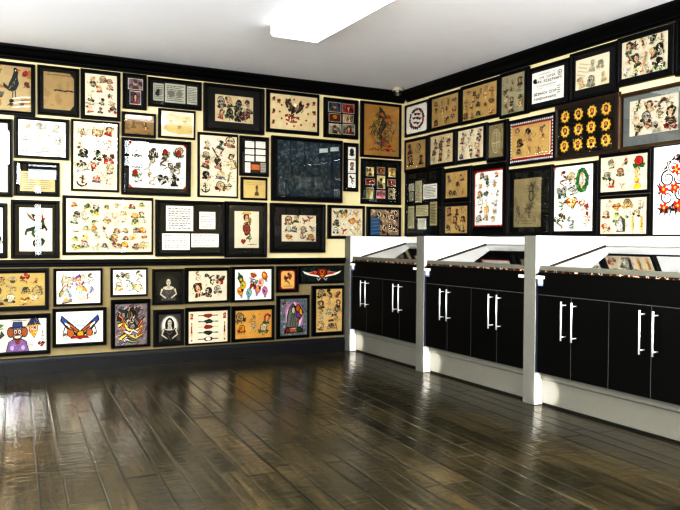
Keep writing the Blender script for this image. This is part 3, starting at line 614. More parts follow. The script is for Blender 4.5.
def paisley_dragon(a):
    for i in range(90):
        a.at(a.r.random(), a.r.random(), .09*a.w, .02*a.h, .6+a.r.uniform(-.4, .4)); a.line([(-1, 0), (0, .8), (1, 0)], 1.1, a.r.choice([lin('#8a4a62'), lin('#3c5a58'), lin('#6a6a74'), lin('#c0b8b4'), lin('#4a3a52')]))
    def S(P, w, c): a.line(P, w+.12, K, .1); a.line(P, w, c, .05)
    a.at(.5, .5, .45*a.w, .45*a.h)
    S([(-.85, .2), (-.75, .75), (-.35, .7), (-.4, .3), (-.05, .1), (.15, .45), (.1, .95)], .2, lin('#3b3f34')); S([(.45, .9), (.3, .4), (.6, .1), (.9, .4)], .17, lin('#55503a'))
    S([(.0, .9), (.25, .55), (.1, .2), (.35, -.1), (.2, -.4)], .18, K2); S([(-.2, .85), (-.1, .5), (-.3, .15), (-.1, -.2)], .14, lin('#7c6a34'))
    S([(-.9, -.05), (-.5, .1), (-.25, -.25), (.2, -.35), (.8, -.1)], .15, lin('#d8c258')); S([(-.8, -.75), (-.3, -.5), (.3, -.75), (.85, -.5)], .15, lin('#c2a850')); S([(-.85, .5), (-.6, .35), (-.5, -.1), (-.75, -.4)], .1, lin('#c87634')); S([(.75, .2), (.5, -.1), (.7, -.35), (.4, -.6)], .1, lin('#c87634'))
    S([(-.5, -.35), (-.1, -.5), (.1, -.3), (.45, -.45)], .12, lin('#e4ddc8')); S([(-.3, -.8), (.1, -.95), (.5, -.9)], .1, lin('#8a9a5c'))
    for _ in range(40): x, y, t = a.r.uniform(-.9, .9), a.r.uniform(-.9, .9), a.r.random()*6; a.line([(x, y), (x+.12*math.cos(t), y+.12*math.sin(t)), (x+.2*math.cos(t+.8), y+.2*math.sin(t+.8))], .03, a.r.choice([K2, lin('#e0d8c0'), lin('#8a4a62')]))
def old_photo(bg, glow):
    def f(a):
        if glow:
            a.at(.5, .55, .42*a.w, .42*a.h); a.ell(0, 0, 1, 1, lin('#8c8880'), n=20); a.ell(0, .05, .86, .86, lin('#d8d4cc'), n=20); a.ell(0, .1, .68, .7, W_, n=18)
        else:
            a.at(.5, .5, .46*a.w, .46*a.h); a.ell(0, 0, 1, 1, lin('#2e2c28'), n=16)
        skin = lin('#cfc8bc'); dress = lin('#5b5852') if not glow else lin('#25231f'); hair = lin('#3b3832') if not glow else K
        a.at(.5, .44, .44*a.w, .44*a.h)
        a.ol([(-.75, -1), (.75, -1), (.62, -.55), (.78, -.1), (.5, .1), (-.5, .1), (-.78, -.1), (-.62, -.55)], dress, .03, hair)
        a.ell(0, .06, .56, .17, skin, n=16); a.poly([(-.13, 0), (.13, 0), (.11, .35), (-.11, .35)], lin('#b5aea2'))
        for sg in (1, -1): a.line([(.62*sg, .0), (.8*sg, -.45), (.25*sg, -.8)], .2, skin, .12)
        a.ell(0, .6, .36, .38, hair, n=16)
        if glow: a.blob(-.33, .38, .17, .36, K, .2); a.blob(.33, .38, .17, .36, K, .2)
        else: a.ell(0, .88, .26, .14, hair)
        a.ell(0, .52, .22, .3, skin, n=14); a.ell(-.09, .57, .055, .035, K); a.ell(.09, .57, .055, .035, K); a.ell(0, .38, .08, .03, lin('#4a4440')); a.line([(0, .55), (.02, .45)], .03, GRY)
        a.line([(-.3, -.2), (0, -.45), (.3, -.2)], .04, lin('#9a948a')); a.line([(-.2, -.5), (.1, -.95)], .05, lin('#8a847a'))
    return f
def arm_bands(a):
    for y, k in ((.86, 0), (.67, 1), (.5, 2), (.32, 1), (.12, 3)):
        a.at(.5, y, .26*a.w, .06*a.h); a.line([(-1, 0), (1, 0)], .22 if k == 2 else .4, K if k != 2 else lin('#a8805c')); a.blob(0, 0, .3, 1, RED if k != 1 else K, .3, 9, .1)
        if k == 1: a.line([(-.9, .3), (-.3, -.3), (.3, .3), (.9, -.3)], .3, TEAL)
        if k == 3: a.ell(0, 0, .26, .9, W_, line=.12)
    for x in (.08, .92):
        a.at(x, .85, .05*a.w, .09*a.h); lady(a, BRN, RED); a.at(x, .4, .06*a.w, .26*a.h); girl(a, RED if x < .5 else K, BRN); a.at(x, .1, .04*a.w, .06*a.h); rose2(a)
def balloons(a):
    P = [(.15, .72, ORG, GRN), (.5, .8, ORG, PUR), (.82, .75, ORG, YEL), (.5, .5, LGRY, RED), (.15, .25, YEL, ORG), (.38, .2, LBLU, LGRN), (.82, .25, PNK, PUR), (.62, .3, PNK, YEL), (.22, .45, YEL, LGRN), (.7, .52, lin('#e8c8b8'), ORG)]
    for i, (x, y, c, b) in enumerate(P):
        a.at(x, y, .1*a.w, .18*a.h, a.r.uniform(-.4, .4))
        if i == 0: a.ol([(-.5, -.9), (.5, -.9), (.7, .2), (.2, .6), (.15, 1), (-.15, 1), (-.2, .6), (-.7, .2)], GRN, .06); a.ell(0, -.3, .4, .3, YEL)
        elif i == 3: butterfly(a, c, b)
        elif i == 1: lotus(a, c, b)
        else: a.ell(0, .2, .75, .75, c, line=.05); a.ell(-.1, .3, .4, .45, b); a.ol([(-.3, -.6), (.3, -.6), (.2, -1), (-.2, -1)], a.r.choice([K, LBLU, BRN]), .05); a.line([(-.3, .7), (.3, .2)], .1, W_)
def small_red(a):
    a.at(.5, .5, .5*a.w, .5*a.h); a.poly([(-1, -1), (1, -1), (1, 1), (-1, 1)], lin('#8f1a14')); a.poly([(-.7, -.9), (.7, -.9), (.86, -.72), (.86, .72), (.7, .9), (-.7, .9), (-.86, .72), (-.86, -.72)], lin('#e4c58a'))
    a.at(.5, .52, .24*a.w, .3*a.h); dragon(a, BRN, RED); a.at(.5, .18, .25*a.w, .03*a.h); text(a, BRN, 1, .5)
def hood_lady(a):
    for i in range(120): a.at(a.r.random(), a.r.random(), .03*a.w, .02*a.h, a.r.random()*3); a.blob(0, 0, 1, 1, a.r.choice([lin('#6d7476'), lin('#a9b0b0'), lin('#c6cac6'), lin('#4f585c')]), .4, 6)
    a.at(.5, .5, .42*a.w, .44*a.h); a.blob(.05, .05, .85, .9, lin('#c48cba'), .12, 20); a.blob(.05, .05, .76, .82, lin('#ded4d0'), .1, 20)
    a.ol([(-.6, -.6), (.35, -.6), (.4, 0), (.25, .5), (-.1, .8), (-.4, .5), (-.55, 0)], lin('#8b8a84'), .06); a.ell(-.05, .45, .22, .26, lin('#3a3834')); a.ell(-.05, .42, .14, .19, lin('#d0c8bc'))
    for x in (-.35, -.1, .15): a.line([(x*.4, .2), (x, -.55)], .05, K)
    a.blob(.45, .15, .24, .2, PUR, .3, 9, .05); a.blob(.4, .5, .22, .2, ORG, .3, 9, .05); a.blob(.62, .3, .14, .2, YEL, .3, 9, .05); a.line([(.6, -.1), (.2, -.3)], .08, RED)
    a.ol([(-.75, -.75), (.7, -.72), (.8, -.95), (-.8, -1)], lin('#6f4a3a'), .05); a.blob(-.55, -.8, .2, .13, RED, .3, 9, .05); a.blob(0, -.83, .3, .1, lin('#c07a40'), .3); a.blob(.5, -.8, .22, .12, GRN, .3, 9, .05); a.at(.14, .85, .07*a.w, .1*a.h); dragon(a, RED, DRED)
def winged_heart(a):
    for i in range(16): a.at(a.r.random(), a.r.random(), .13*a.w, .2*a.h, a.r.random()*3); a.line([(-1, 0), (0, .6), (1, 0)], .5, a.r.choice([lin('#2f3d38'), lin('#4a5650'), lin('#24302c')]))
    a.at(.5, .52, .47*a.w, .46*a.h)
    for sg in (1, -1):
        q = lambda L: [(x*sg, y) for x, y in L]
        a.ol(q([(.1, .2), (.35, .45), (.55, .3), (.75, .25), (1, .5), (.9, .1), (.7, -.15), (.35, -.35), (.12, -.5)]), W_, .03); a.poly(q([(.1, .2), (.35, .4), (.55, .25), (.72, .2), (.55, 0), (.3, -.1), (.1, -.3)]), lin('#c23820')); a.poly(q([(.15, .25), (.3, .5), (.42, .3), (.35, .05)]), ORG)
        a.line(q([(.08, .2), (.4, .3)]), .05, YEL); a.line(q([(.05, -.5), (.2, -.95), (.25, -.6)]), .06, W_)
    a.ol([(-.2, .75), (.2, .75), (.22, .1), (0, -.75), (-.22, .1)], RED, .04); a.ell(0, .3, .12, .32, lin('#e0a020')); a.ell(0, .32, .06, .18, lin('#5a2a6a')); a.poly([(-.12, -.1), (.12, -.1), (0, -.5)], YEL)
def wreath(a):
    a.at(.5, .5, .4*a.w, .42*a.h)
    for i in range(22):
        t = 2*PI*i/22; a.blob(.8*math.cos(t), .8*math.sin(t), .12, .13, [RED, K2, lin('#3c4a44')][i % 3], .45, 7)
    for x, y, c in ((-.1, .4, K), (.25, .35, RED), (-.3, .1, lin('#555555')), (.1, .05, K), (.35, -.05, RED), (-.2, -.3, RED), (.15, -.4, K)): (a.blob(x, y, .14, .09, c, .4, 8), a.line([(x-.2, y+.1), (x, y-.1), (x+.25, y+.05)], .05, K2))
def poster(a):
    a.at(.1, .72, .08*a.h); a.blob(0, 0, 1, 1, K, .15, 12); a.at(.87, .82, .09*a.h); a.ell(0, 0, 1, 1, K, n=14); a.ell(0, 0, .78, .78, W_, n=14); a.poly([(-.4, -.4), (.4, -.2), (0, .5)], K)
    for y, h, x0, x1, n in ((.9, .018, .2, .74, 14), (.79, .038, .24, .74, 9), (.66, .05, .12, .95, 13), (.53, .016, .15, .8, 18), (.45, .012, .15, .75, 20), (.28, .05, .08, .8, 12), (.12, .042, .08, .78, 11)):
        a.at((x0+x1)/2, y, (x1-x0)/2*a.w, h*a.h); letters(a, K, n)
    a.at(.86, .3, .05*a.w, .14*a.h); text(a, K, 4, .16)
def sunbursts(a):
    for i in range(30): a.at(a.r.random(), a.r.random(), .02*a.w, .015*a.h, a.r.random()*3); a.blob(0, 0, 1, 1, lin('#3a3226'), .4, 6)
    for j in range(3):
        for i in range(4):
            a.at(.13+.245*i+a.r.uniform(-.01, .01), .83-.32*j, .095*a.w, .145*a.h, a.r.uniform(-.3, .3)); n = 18
            P = [((1 if q % 2 == 0 else .78)*math.cos(2*PI*q/n), (1 if q % 2 == 0 else .78)*math.sin(2*PI*q/n)) for q in range(n)]
            a.poly(P, lin('#d9b23a')); a.ell(0, 0, .62, .68, lin('#e6cf86')); a.blob(0, .15, .42, .42, lin('#4a2c14'), .25, 9); a.ell(0, .05, .26, .34, lin('#d8a860')); a.ell(0, -.3, .3, .2, a.r.choice([lin('#7a3a1a'), K, lin('#5a4a20')])); a.ell(-.1, .1, .06, .05, K); a.ell(.1, .1, .06, .05, K)
    for i in range(14): a.at(a.r.random(), a.r.random()*.5, .008*a.w); a.ell(0, 0, 1, 1, W_, n=6)
def paisley_arch(a):
    ax0, ax1, y0, y1 = .08, .92, .26, .92
    cx = (ax0+ax1)/2; hw = (ax1-ax0)/2*a.w; hh = (y1-y0)*a.h
    def inside(x, y):
        if y < 0 or abs(x) > hw: return False
        k = hh - hw*.95
        return y <= k or (x/hw)**2 + ((y-k)/(hw*.95))**2 <= 1
    N = 34
    for gy in range(N):
        for gx in range(24):
            x = -hw + 2*hw*(gx+a.r.random())/24; y = hh*(gy+a.r.random())/N
            if not inside(x, y): continue
            t = math.atan2(y-hh*.5, x)+PI/2; r = a.r.random()
            a.at(cx + x/a.w, y0 + y/a.h, .018, .0085, t + a.r.uniform(-.4, .4))
            if r < .62: a.line([(-1.3, 0), (0, .5), (1.3, 0)], .8, K)
            elif r < .8: a.at(cx + x/a.w, y0+y/a.h, .007); a.ell(0, 0, 1, 1, RED, n=6)
    for x, y, s, rot in ((-.7, .24, .24, .4), (-.25, .3, .24, 2), (.3, .16, .26, -.5), (-.68, .56, .26, 1), (.4, .48, .3, -1), (-.3, .56, .2, 3), (-.05, .78, .26, 0), (0, .36, .2, 2), (.5, .75, .2, 1), (-.5, .75, .18, 2)):
        X, Y = x*hw, y*hh
        a.at(cx + X/a.w, y0 + Y/a.h, s*hw, s*hw, rot); P = [(.95*(1-i/22)*math.cos(i*.62), .95*(1-i/22)*math.sin(i*.62)) for i in range(21)]
        a.ell(0, 0, 1.05, 1.05, W_, n=16); a.line(P, .21, K, .08)
    for x, y in ((-.1, .58), (.55, .3), (-.78, .07), (.1, .95), (-.8, .4), (-.45, .42), (.2, .62), (.75, .58), (-.35, .1), (.1, .22), (-.42, .74)):
        a.at(cx + x*hw/a.w, y0 + y*hh*.95/a.h, .026)
        for q in range(5): a.ell(.75*math.cos(q*1.257), .75*math.sin(q*1.257), .55, .4, RED, q*1.257, 7)
        a.ell(0, 0, .35, .35, YEL, n=7)
    for i in range(11): a.at(cx - (.9-.16*i)*hw/a.w, y0 - .02, .007, .03, -.5+.1*i); a.poly([(-1, 1), (1, 1), (0, -1)], K)
def figure_scroll(a):
    stains(a, lin('#93886a'), 12)
    def scrib(x, y, sx, sy, n, c):
        a.at(x, y, sx*a.w, sy*a.h)
        for _ in range(n):
            px, py, t = a.r.uniform(-.8, .8), a.r.uniform(-.9, .9), a.r.uniform(0, 6.3); l = .35
            a.line([(px, py), (px+l*math.cos(t), py+l*math.sin(t)), (px+1.5*l*math.cos(t+.9), py+1.5*l*math.sin(t+.9))], .09, c, .03)
        a.ell(0, .5, .3, .22, lin('#8f8668'), line=.05, n=12); a.ell(.05, .1, .35, .26, lin('#978d70'), line=.05, n=12)
    scrib(.64, .6, .18, .34, 38, lin('#5c543e')); scrib(.18, .3, .11, .16, 16, lin('#655c46'))
    a.at(.55, .1, .3*a.w, .06*a.h); text(a, lin('#6a6148'), 2, .1)
def grey_ghost(a):
    stains(a, lin('#8a8060'), 8); a.at(.5, .5, .3*a.w, .38*a.h)
    for k in (1, .75, .5): a.ell(0, 0, k, k, lin('#cdc6ac'), n=16); a.ell(0, 0, k*.9, k*.93, P_OLD, n=16)
    a.line([(0, -1), (.2, 0), (0, 1)], .08, lin('#d6cfb4')); a.line([(-.8, -.2), (.8, -.1)], .06, lin('#d6cfb4'))
def collage_old(a):
    for i in range(110): a.at(a.r.random(), a.r.random(), .05*a.w, .06*a.h, a.r.random()*3); a.blob(0, 0, 1, 1, a.r.choice([lin('#d9cdb4'), lin('#b89a84'), lin('#7a3428'), lin('#8a8474'), lin('#3a3430'), lin('#c8b48c')]), .45, 7)
    a.at(.16, .34, .16*a.w, .34*a.h); a.poly([(-1, -1), (1, -1), (1, 1), (-1, 1)], lin('#4f7a9c'))
    for i in range(5): a.line([(-.9, -.8+.4*i), (.9, -.7+.4*i)], .06, lin('#8fb0c4'))
    scatter_in = [(.3, .82), (.5, .75), (.75, .7), (.7, .35), (.48, .3), (.85, .2), (.88, .88)]
    for x, y in scatter_in: a.at(x, y, .07*a.w, .12*a.h, a.r.uniform(-.5, .5)); a.ell(0, 0, 1, 1, CRM, line=.1, n=9); tiny(a, K, RED)
def pages(a):
    a.at(.27, .5, .21*a.w, .42*a.h); a.ol([(-1, -1), (1, -1), (1, 1), (-1, 1)], lin('#d8ccaa'), .01); text(a, lin('#4c4230'), 8, .08, -.85, .85)
    a.at(.75, .5, .2*a.w, .4*a.h); a.ol([(-1, -1), (1, -1), (1, 1), (-1, 1)], lin('#cfc29e'), .01); text(a, lin('#4c4230'), 8, .08, -.85, .85)
def paper_shape(a):
    a.at(.5, .5, .43*a.w, .38*a.h); a.ol([(-1, -.5), (-.6, -.8), (.1, -1), (1, -.9), (.95, .9), (.2, .8), (-.5, 1), (-.9, .7), (-.7, .1)], lin('#d3bf8e'), .02, lin('#a8925e')); stains(a, lin('#c7b07c'), 4, .07)
    for x, y in ((.3, .6), (.55, .4), (.72, .62)): a.at(x, y, .07*a.w, .1*a.h); lotus(a, lin('#bfa670'), lin('#a88c58'))
def tan_pair(a):
    stains(a, lin('#8c744a'), 10); a.at(.3, .5, .12*a.w, .2*a.h); bust(a, lin('#8a6a38'), lin('#7a5a2c')); a.at(.72, .5, .12*a.w, .3*a.h); girl(a, lin('#6f5226'), lin('#5f4420'))
def blade_flash(a):
    scatter(a, 'la bs sk|ro . la|bs ro ho|sk sh da|an ro he', 'old', .85)
    a.at(.48, .66, .2*a.w, .14*a.h); a.line([(-.8, 1), (.4, -.8)], .13, K2, .2); a.line([(.8, 1), (-.4, -.8)], .13, K2, .2); a.blob(0, -.6, .4, .3, lin('#4a3a30'), .3, 9, .08); fine(a, K2, RED, a.c[0], 'old')
def red_corner(only=None):
    def f(a):
        a.at(.5, .5, .5*a.w, .5*a.h); q = .12
        for x, y in ((-1, -1), (1, -1), (1, 1), (-1, 1)):
            if only and (x, y) not in only: continue
            a.poly([(x, y), (x-x*q, y), (x, y-y*q*a.w/a.h)], RED)
    return f
def red_edge(a):
    a.at(.5, .5, .5*a.w, .5*a.h); a.poly([(-1, -1), (1, -1), (1, 1), (-1, 1)], RED); a.poly([(-.93, -.95), (.97, -.95), (.97, .94), (-.8, .94), (-.93, .86)], P_WHITE)

def sc(rows, pal='old', **k): return lambda a: scatter(a, rows, pal, **k)
def two(f, g): return lambda a: (f(a), g(a))

# id: (paper colour, drawing, mat board, frame finish, bar width, label)
FL = 'framed_picture'
S = {
'b1': (P_TAN, big_bird, None, 'black', 0, 'framed tan flash sheet with one large dark bird, top row'),
'b2': (lin('#ad9a74'), tan_line, 'matblack', 'black', .02, 'framed plain tan paper with a single line of script, corners clipped'),
'b3': (P_CREAM, sc('la sk ro|he la ro|pa . ins|sh bs lo|la bs ro', 'old', fill=.85), None, 'black', 0, 'upright framed cream flash sheet of small heads and figures, beside the plain tan paper'),
'b6': (lin('#a08a60'), tan_pair, None, 'black', 0, 'small framed brown sheet with faint portraits, below the two stacked snapshots'),
'b7': (P_CREAM, paper_shape, None, 'black', 0, 'small cream frame holding a ragged piece of pale tan paper'),
'b8': (P_PALE, sc('sk la ro bs|la ro sk he', 'old', fill=.95), 'matdark', 'satin', .028, 'deep frame with a very wide dark mat around eight small inked heads'),
'b9': (P_PALE, eagle_big, None, 'black', 0, 'framed pale sheet of a spread eagle ringed by red stars'),
'b11': (lin('#c09c58'), koi, None, 'black', 0, 'tall framed gold sheet of an intricate green and orange fish design in the corner'),
'b12': (lin('#cfd0cc'), sc('ti ti|ti ti|ti ti', 'ink', fill=.7), 'matdark', 'black', .02, 'framed grey sheet cut off by the edge of view, second row'),
'b13': (P_WHITE, sc('fl ro ti la|sh la sh sk|lo sh sh la', 'pale', fill=.7), None, 'black', 0, 'framed white sheet of very faint pencil drawings under shiny glass'),
'b14': (lin('#c8bb94'), pages, 'matdark', 'black', .02, 'small frame with two facing pages of writing on dark mat'),
'b15': (P_CREAM, sc('ins ca la|ti pa sn|sk bs bu|sh cr fl|an sh sw', 'old', fill=.85), None, 'black', 0, 'tall framed cream flash of insects, cats, an anchor and a sailing ship'),
'b16': (P_WHITE, two(sc('ro tr la ro|sk pa sn bu|fl sn he ho', 'ink', fill=.9), lambda a: (red_corner()(a), [(a.at(x, y, .06*a.w, .1*a.h), rose(a)) for x, y in ((.62, .8), (.86, .78), (.1, .3))])), 'matdark', 'satin', .02, 'wide framed white flash sheet with red paper corners and pencil figures'),
'b17': (P_CREAM, blade_flash, None, 'black', 0, 'tall framed flash with crossed blades among heads and a sailing ship'),
'b19': (lin('#d2bc8a'), lambda a: (a.at(.5, .8, .35*a.w, .1*a.h), text(a, lin('#8a764c'), 2, .12), a.at(.6, .42, .13*a.w, .28*a.h), bust(a, lin('#7a6844'), lin('#9a8660'))), None, 'black', 0, 'small framed tan certificate with one faint portrait, under the card collage'),
'b20': (lin('#33454f'), blue_print, 'matdark', 'satin', .035, 'very large frame with a murky blue grey print, biggest dark picture in the room'),
'b23': (P_WHITE, sc('la ro|sk he', 'ink', fill=.7), None, 'black', 0, 'framed white sheet cut off by the edge of view, third row beside the dragon'),
'b24': (P_CREAM, dragon_big, 'matdark', 'satin', .028, 'framed single winged dragon on cream paper with dark mat'),
'b25': (P_CREAM, sc('ro ro sk ro fl ti ro ro|sk ins bu fl ca ro ro la|ro sw fl he sw ti ro lo|lo ro fl ins ro ro sh ro|ro la sn da sk ro ti dr|he ro da sk he ro ro ro', 'col', fill=.74), None, 'black', 0, 'huge framed cream sheet crowded with dozens of tiny colourful designs'),
'b27': (P_CREAM, lady_snake, 'matdark', 'satin', .03, 'framed woman entwined with a snake on cream paper, wide dark mat'),
'b28': (P_CREAM, sc('sk la sw sw|ro sh sk pa|he . an ro', 'col', fill=.95), 'matdark', 'satin', .032, 'wide deep frame with dark mat around a small colourful flash sheet'),
'b29': (P_CREAM, sc('sw bu sw sw|ro sw he sw|sk sw an sw', 'col', fill=.9), None, 'black', 0, 'framed cream flash of dark swallows and eagles, above the cream wall patch'),
'b30': (lin('#b09c84'), collage_old, None, 'black', 0, 'framed busy collage with a blue block, lowest in the corner above the counter'),
'b31': (lin('#e0c88e'), two(sc('la ti . gi|ca pa ro ho|la sk pa sw', 'old', fill=.85), lambda a: (a.at(.62, .82, .09*a.w, .15*a.h), dragon(a, lin('#a8283a'), lin('#7a2030')))), None, 'satin', 0, 'framed yellowed flash sheet with a red dragon, first below the dark rail'),
'b32': (P_WHITE, sc('ca la sn|ho bs fi', 'brt', fill=.95), None, 'black', 0, 'framed white sheet of six cartoonish coloured creatures below the rail'),
'b33': (P_WHITE, sc('dr fl sn|sk ho he', 'col', fill=.9), None, 'black', 0, 'small framed white sheet of green and red sketches, above the swirling dragon'),
'b34': (P_WHITE, clown_sheet, None, 'black', 0, 'framed white sheet with a clown in a blue hat and a pirate'),
'b35': (P_WHITE, wings_v, 'matwhite', 'black', .024, 'frame with two spread wings forming a letter V on white'),
'b36': (lin('#9a8c90'), paisley_dragon, None, 'black', 0, 'framed swirling dragon in yellow, black and purple'),
'b37': (lin('#161513'), old_photo(0, 0), 'matblack', 'satin', .022, 'framed dark photograph of a woman in a low necked dress'),
'b38': (lin('#55524c'), old_photo(0, 1), None, 'satin', 0, 'framed photograph of a dark haired woman against a white glow'),
'b39': (P_CREAM, sc('sn pa bu|la sk ro', 'old', fill=.85), None, 'black', 0, 'framed cream sheet of six sketched women and animals, above the arm bands'),
'b40': (P_CREAM, arm_bands, None, 'black', 0, 'framed cream sheet of stacked horizontal arm bands between standing figures'),
'b41': (P_WHITE, balloons, None, 'black', 0, 'framed white sheet of bright pastel bottles, balloons and blooms'),
'b42': (lin('#d4b066'), sc('ro sn la|ro sw ro', 'col', fill=.75), None, 'black', 0, 'framed orange gold sheet with roses and a swallow, above the baseboard'),
'b43': (lin('#8f1a14'), small_red, 'matblack', 'black', .02, 'small frame with a red bordered playing card sized tan design'),
'b44': (lin('#868e90'), hood_lady, None, 'black', 0, 'upright frame of a grey hooded figure with purple outline'),
'b45': (lin('#19231f'), winged_heart, None, 'black', 0, 'long low frame of a red and orange winged heart on dark ground'),
'b46': (lin('#dcc592'), sc('ro fi ti|la gi la|sn lo ro|pa la sn|fl ro da', 'old', fill=.95), None, 'black', 0, 'tall framed tan flash of dragons and figures, lowest beside the first white divider'),
'r1': (P_WHITE, two(wreath, red_corner()), None, 'black', 0, 'framed white sheet with a round wreath emblem, by the security camera'),
'r2': (P_GOLD, sc('ro sw da he|fl la ti ro|sk . pa he', 'old', fill=.65), None, 'black', 0, 'framed gold flash sheet beside the wreath emblem, one central figure'),
'r3': (P_GOLD, sc('he sk sn la ro|ro la ca bs da|sn la ro ti he|sk an ro . la', 'old', fill=.72), None, 'black', 0, 'framed gold flash crowded with four rows of red and black designs'),
'r4': (lin('#b4ae94'), sc('da gi la|pa gi sn|bs la ro|gi bs la', 'brn', fill=.8), None, 'black', 0, 'narrow framed grey green sheet of standing women, top row'),
'r5': (P_WHITE, poster, 'matblack', 'black', .02, 'framed black and white printed notice with bold lettering'),
'r6': (lin('#ede2ca'), sc('tx bs ro|la sk bs', 'pale', fill=.85), 'matblack', 'satin', .022, 'framed pale sheet of faint brown portraits beside the printed notice'),
'r7': (P_CREAM, sc('la st gi ti da|pa la gi la sk|sw da gi la ro', 'old', fill=.98), None, 'satin', 0, 'framed cream flash of large inked women, highest full picture on the counter wall'),
'r8': (lin('#3a3c3a'), sc('ti ti|ti ti', 'ink', fill=.7), None, 'black', 0, 'dark frame cut off at the edge of view, top row'),
'r9': (P_GOLD, sc('bs la|la bs', 'brn', fill=.75), None, 'black', 0, 'framed gold brown sheet with dark figures, under the wreath emblem'),
'r10': (P_PALE, sc('bs la ti|la sk la|ro la bs|sn bs ti', 'brn', fill=.8), None, 'black', 0, 'framed pale sheet of brown inked heads, second row near the corner'),
'r11': (P_CREAM, sc('he fi la|la sn he|da la ca|sh cr bs', 'old', fill=.85), None, 'black', 0, 'framed cream sheet of dense red and black designs, beside the narrow grey drawing'),
'r12': (P_OLD, grey_ghost, None, 'black', 0, 'narrow framed grey brown paper with a ghostly pale drawing'),
'r13': (P_GOLD, sc('la ro pa|sk gi gi|ro gi da', 'brn', fill=.8), 'flag', 'black', .018, 'framed gold sheet bordered by white stars on blue and a red stripe'),
'r14': (lin('#1f1b14'), sunbursts, None, 'wood', 0, 'dark framed sheet of twelve yellow sunburst portraits'),
'r15': (P_CREAM, sc('da la pa fi|gi sk sn la|cr he bs ro', 'old', fill=1), 'matgrey', 'gilt', .022, 'gilded brown frame with grey mat around inked figures'),
'r17': (P_GOLD, sc('bs . la|. ro .|fl ro gi', 'old', fill=.75), None, 'black', 0, 'framed gold sheet with a central flower, upper beside the document collage'),
'r18': (P_GOLD, sc('la bs pa|gi la ro|ro he ro', 'brn', fill=.85), None, 'black', 0, 'framed gold sheet of brown figures, lower beside the document collage'),
'r19': (P_WHITE, two(red_edge, sc('sk ro la|ti fl ins|ro he sn|lo da ro|la tr lo|ro sk fl', 'col', fill=.75, mx=.09)), None, 'black', 0, 'tall framed white flash edged in red, six rows of small designs'),
'r20': (P_OLD, figure_scroll, 'matblack', 'satin', .03, 'tall framed faded grey brown drawing on wide dark mat'),
'r21': (P_WHITE, two(sc('sn ti .|bu lo .|pa he dr|dr sn da', 'col', fill=.92), lambda a: (red_corner([(-1, 1)])(a), a.at(.74, .77, .17*a.w, .18*a.h), [a.blob(.7*math.cos(q*.42), .85*math.sin(q*.42), .2, .14, lin('#2c7a38') if q % 3 else lin('#5a8f3c'), .4, 8, .04) for q in range(15)], a.at(.74, .76, .09*a.w, .12*a.h), girl(a, CRM, BRN))), None, 'satin', 0, 'tall framed white flash with a green wreath and one red corner'),
'r22': (P_CREAM, two(sc('fl ti .|ro sk fl|la sw bs', 'col', fill=.88), lambda a: (a.at(.83, .76, .12*a.w, .2*a.h), rose(a, lin('#c03426'), GRN))), None, 'black', 0, 'framed cream sheet with a big red rose, above the horse drawing'),
'r23': (P_CREAM, lambda a: (scatter(a, 'gi he ro fl|sk bs ti ro|dr . . .', 'col', fill=.85), a.at(.45, .28, .13*a.w, .22*a.h), horse(a, lin('#8f8f88'), K2), fine(a, K2, GRY, a.c[0], 'ink'), [(a.at(x, .26, .06*a.w, .24*a.h), girl(a, YEL, ORG)) for x in (.72, .9)]), None, 'black', 0, 'framed cream sheet with a horse head and two yellow figures, below the red rose'),
'r24': (lin('#faf8f4'), paisley_arch, None, 'black', 0, 'large framed white sheet of a black and red paisley arch'),
'b4': (None, None, 'matblack', 'black', .018, 'small black frame holding two stacked snapshots'),
'b5': (None, None, 'matblack', 'black', .02, 'wide black frame of three grey printed pages in a row'),
'b10': (None, None, 'matblack', 'black', .02, 'black frame of six colour snapshots in two columns'),
'b18': (None, None, 'matblack', 'satin', .022, 'black frame of nine small cards in two columns, one of them orange'),
'b21': (None, None, 'matblack', 'black', .018, 'narrow upright frame of three small black and white drawings'),
'b22': (None, None, 'matblack', 'black', .022, 'frame of nine old ticket sized prints in three rows, in the corner'),
'b26': (None, None, 'matblack', 'satin', .026, 'deep black frame of four handwritten white letters'),
'r16': (None, None, 'matblack', 'black', .02, 'large black frame of eight pale typed papers beside the corner'),
}
CARD = {'b4': ('photo', [lin('#8a7a84'), lin('#6a5c70')]), 'b5': ('page', [lin('#b9b8ae'), lin('#c2c1b6'), lin('#c6c5ba')]), 'b10': ('photo', [lin('#4a5a70'), lin('#a83a34'), lin('#7a3028'), lin('#c0b098'), lin('#a8a494'), lin('#8c8a7c')]),
        'b18': ('page', [P_WHITE]*6 + [P_WHITE, lin('#d07c3c'), LGRY]), 'b21': ('sketch', [P_WHITE]*3), 'b22': ('photo', [lin('#dccf9c'), lin('#b07a4c'), lin('#d4c090'), lin('#8a3a2a'), lin('#d8cfa0'), lin('#c08a74'), lin('#cfc070'), lin('#d490a0'), lin('#d8cc9c')]),
        'b26': ('letter', [P_WHITE]*4), 'r16': ('page', [lin('#c8c4b0'), lin('#b0aca0'), lin('#d8cfa8'), P_WHITE, lin('#d4ca9e'), lin('#d8d0ae'), lin('#d0c69c'), lin('#e6e2d4')])}
WIN_P, ADDED_WIN_P, TUBE_P, UP_P, SPOT_P, EXPO = 46, 60, 42, 120, 100, 0.38
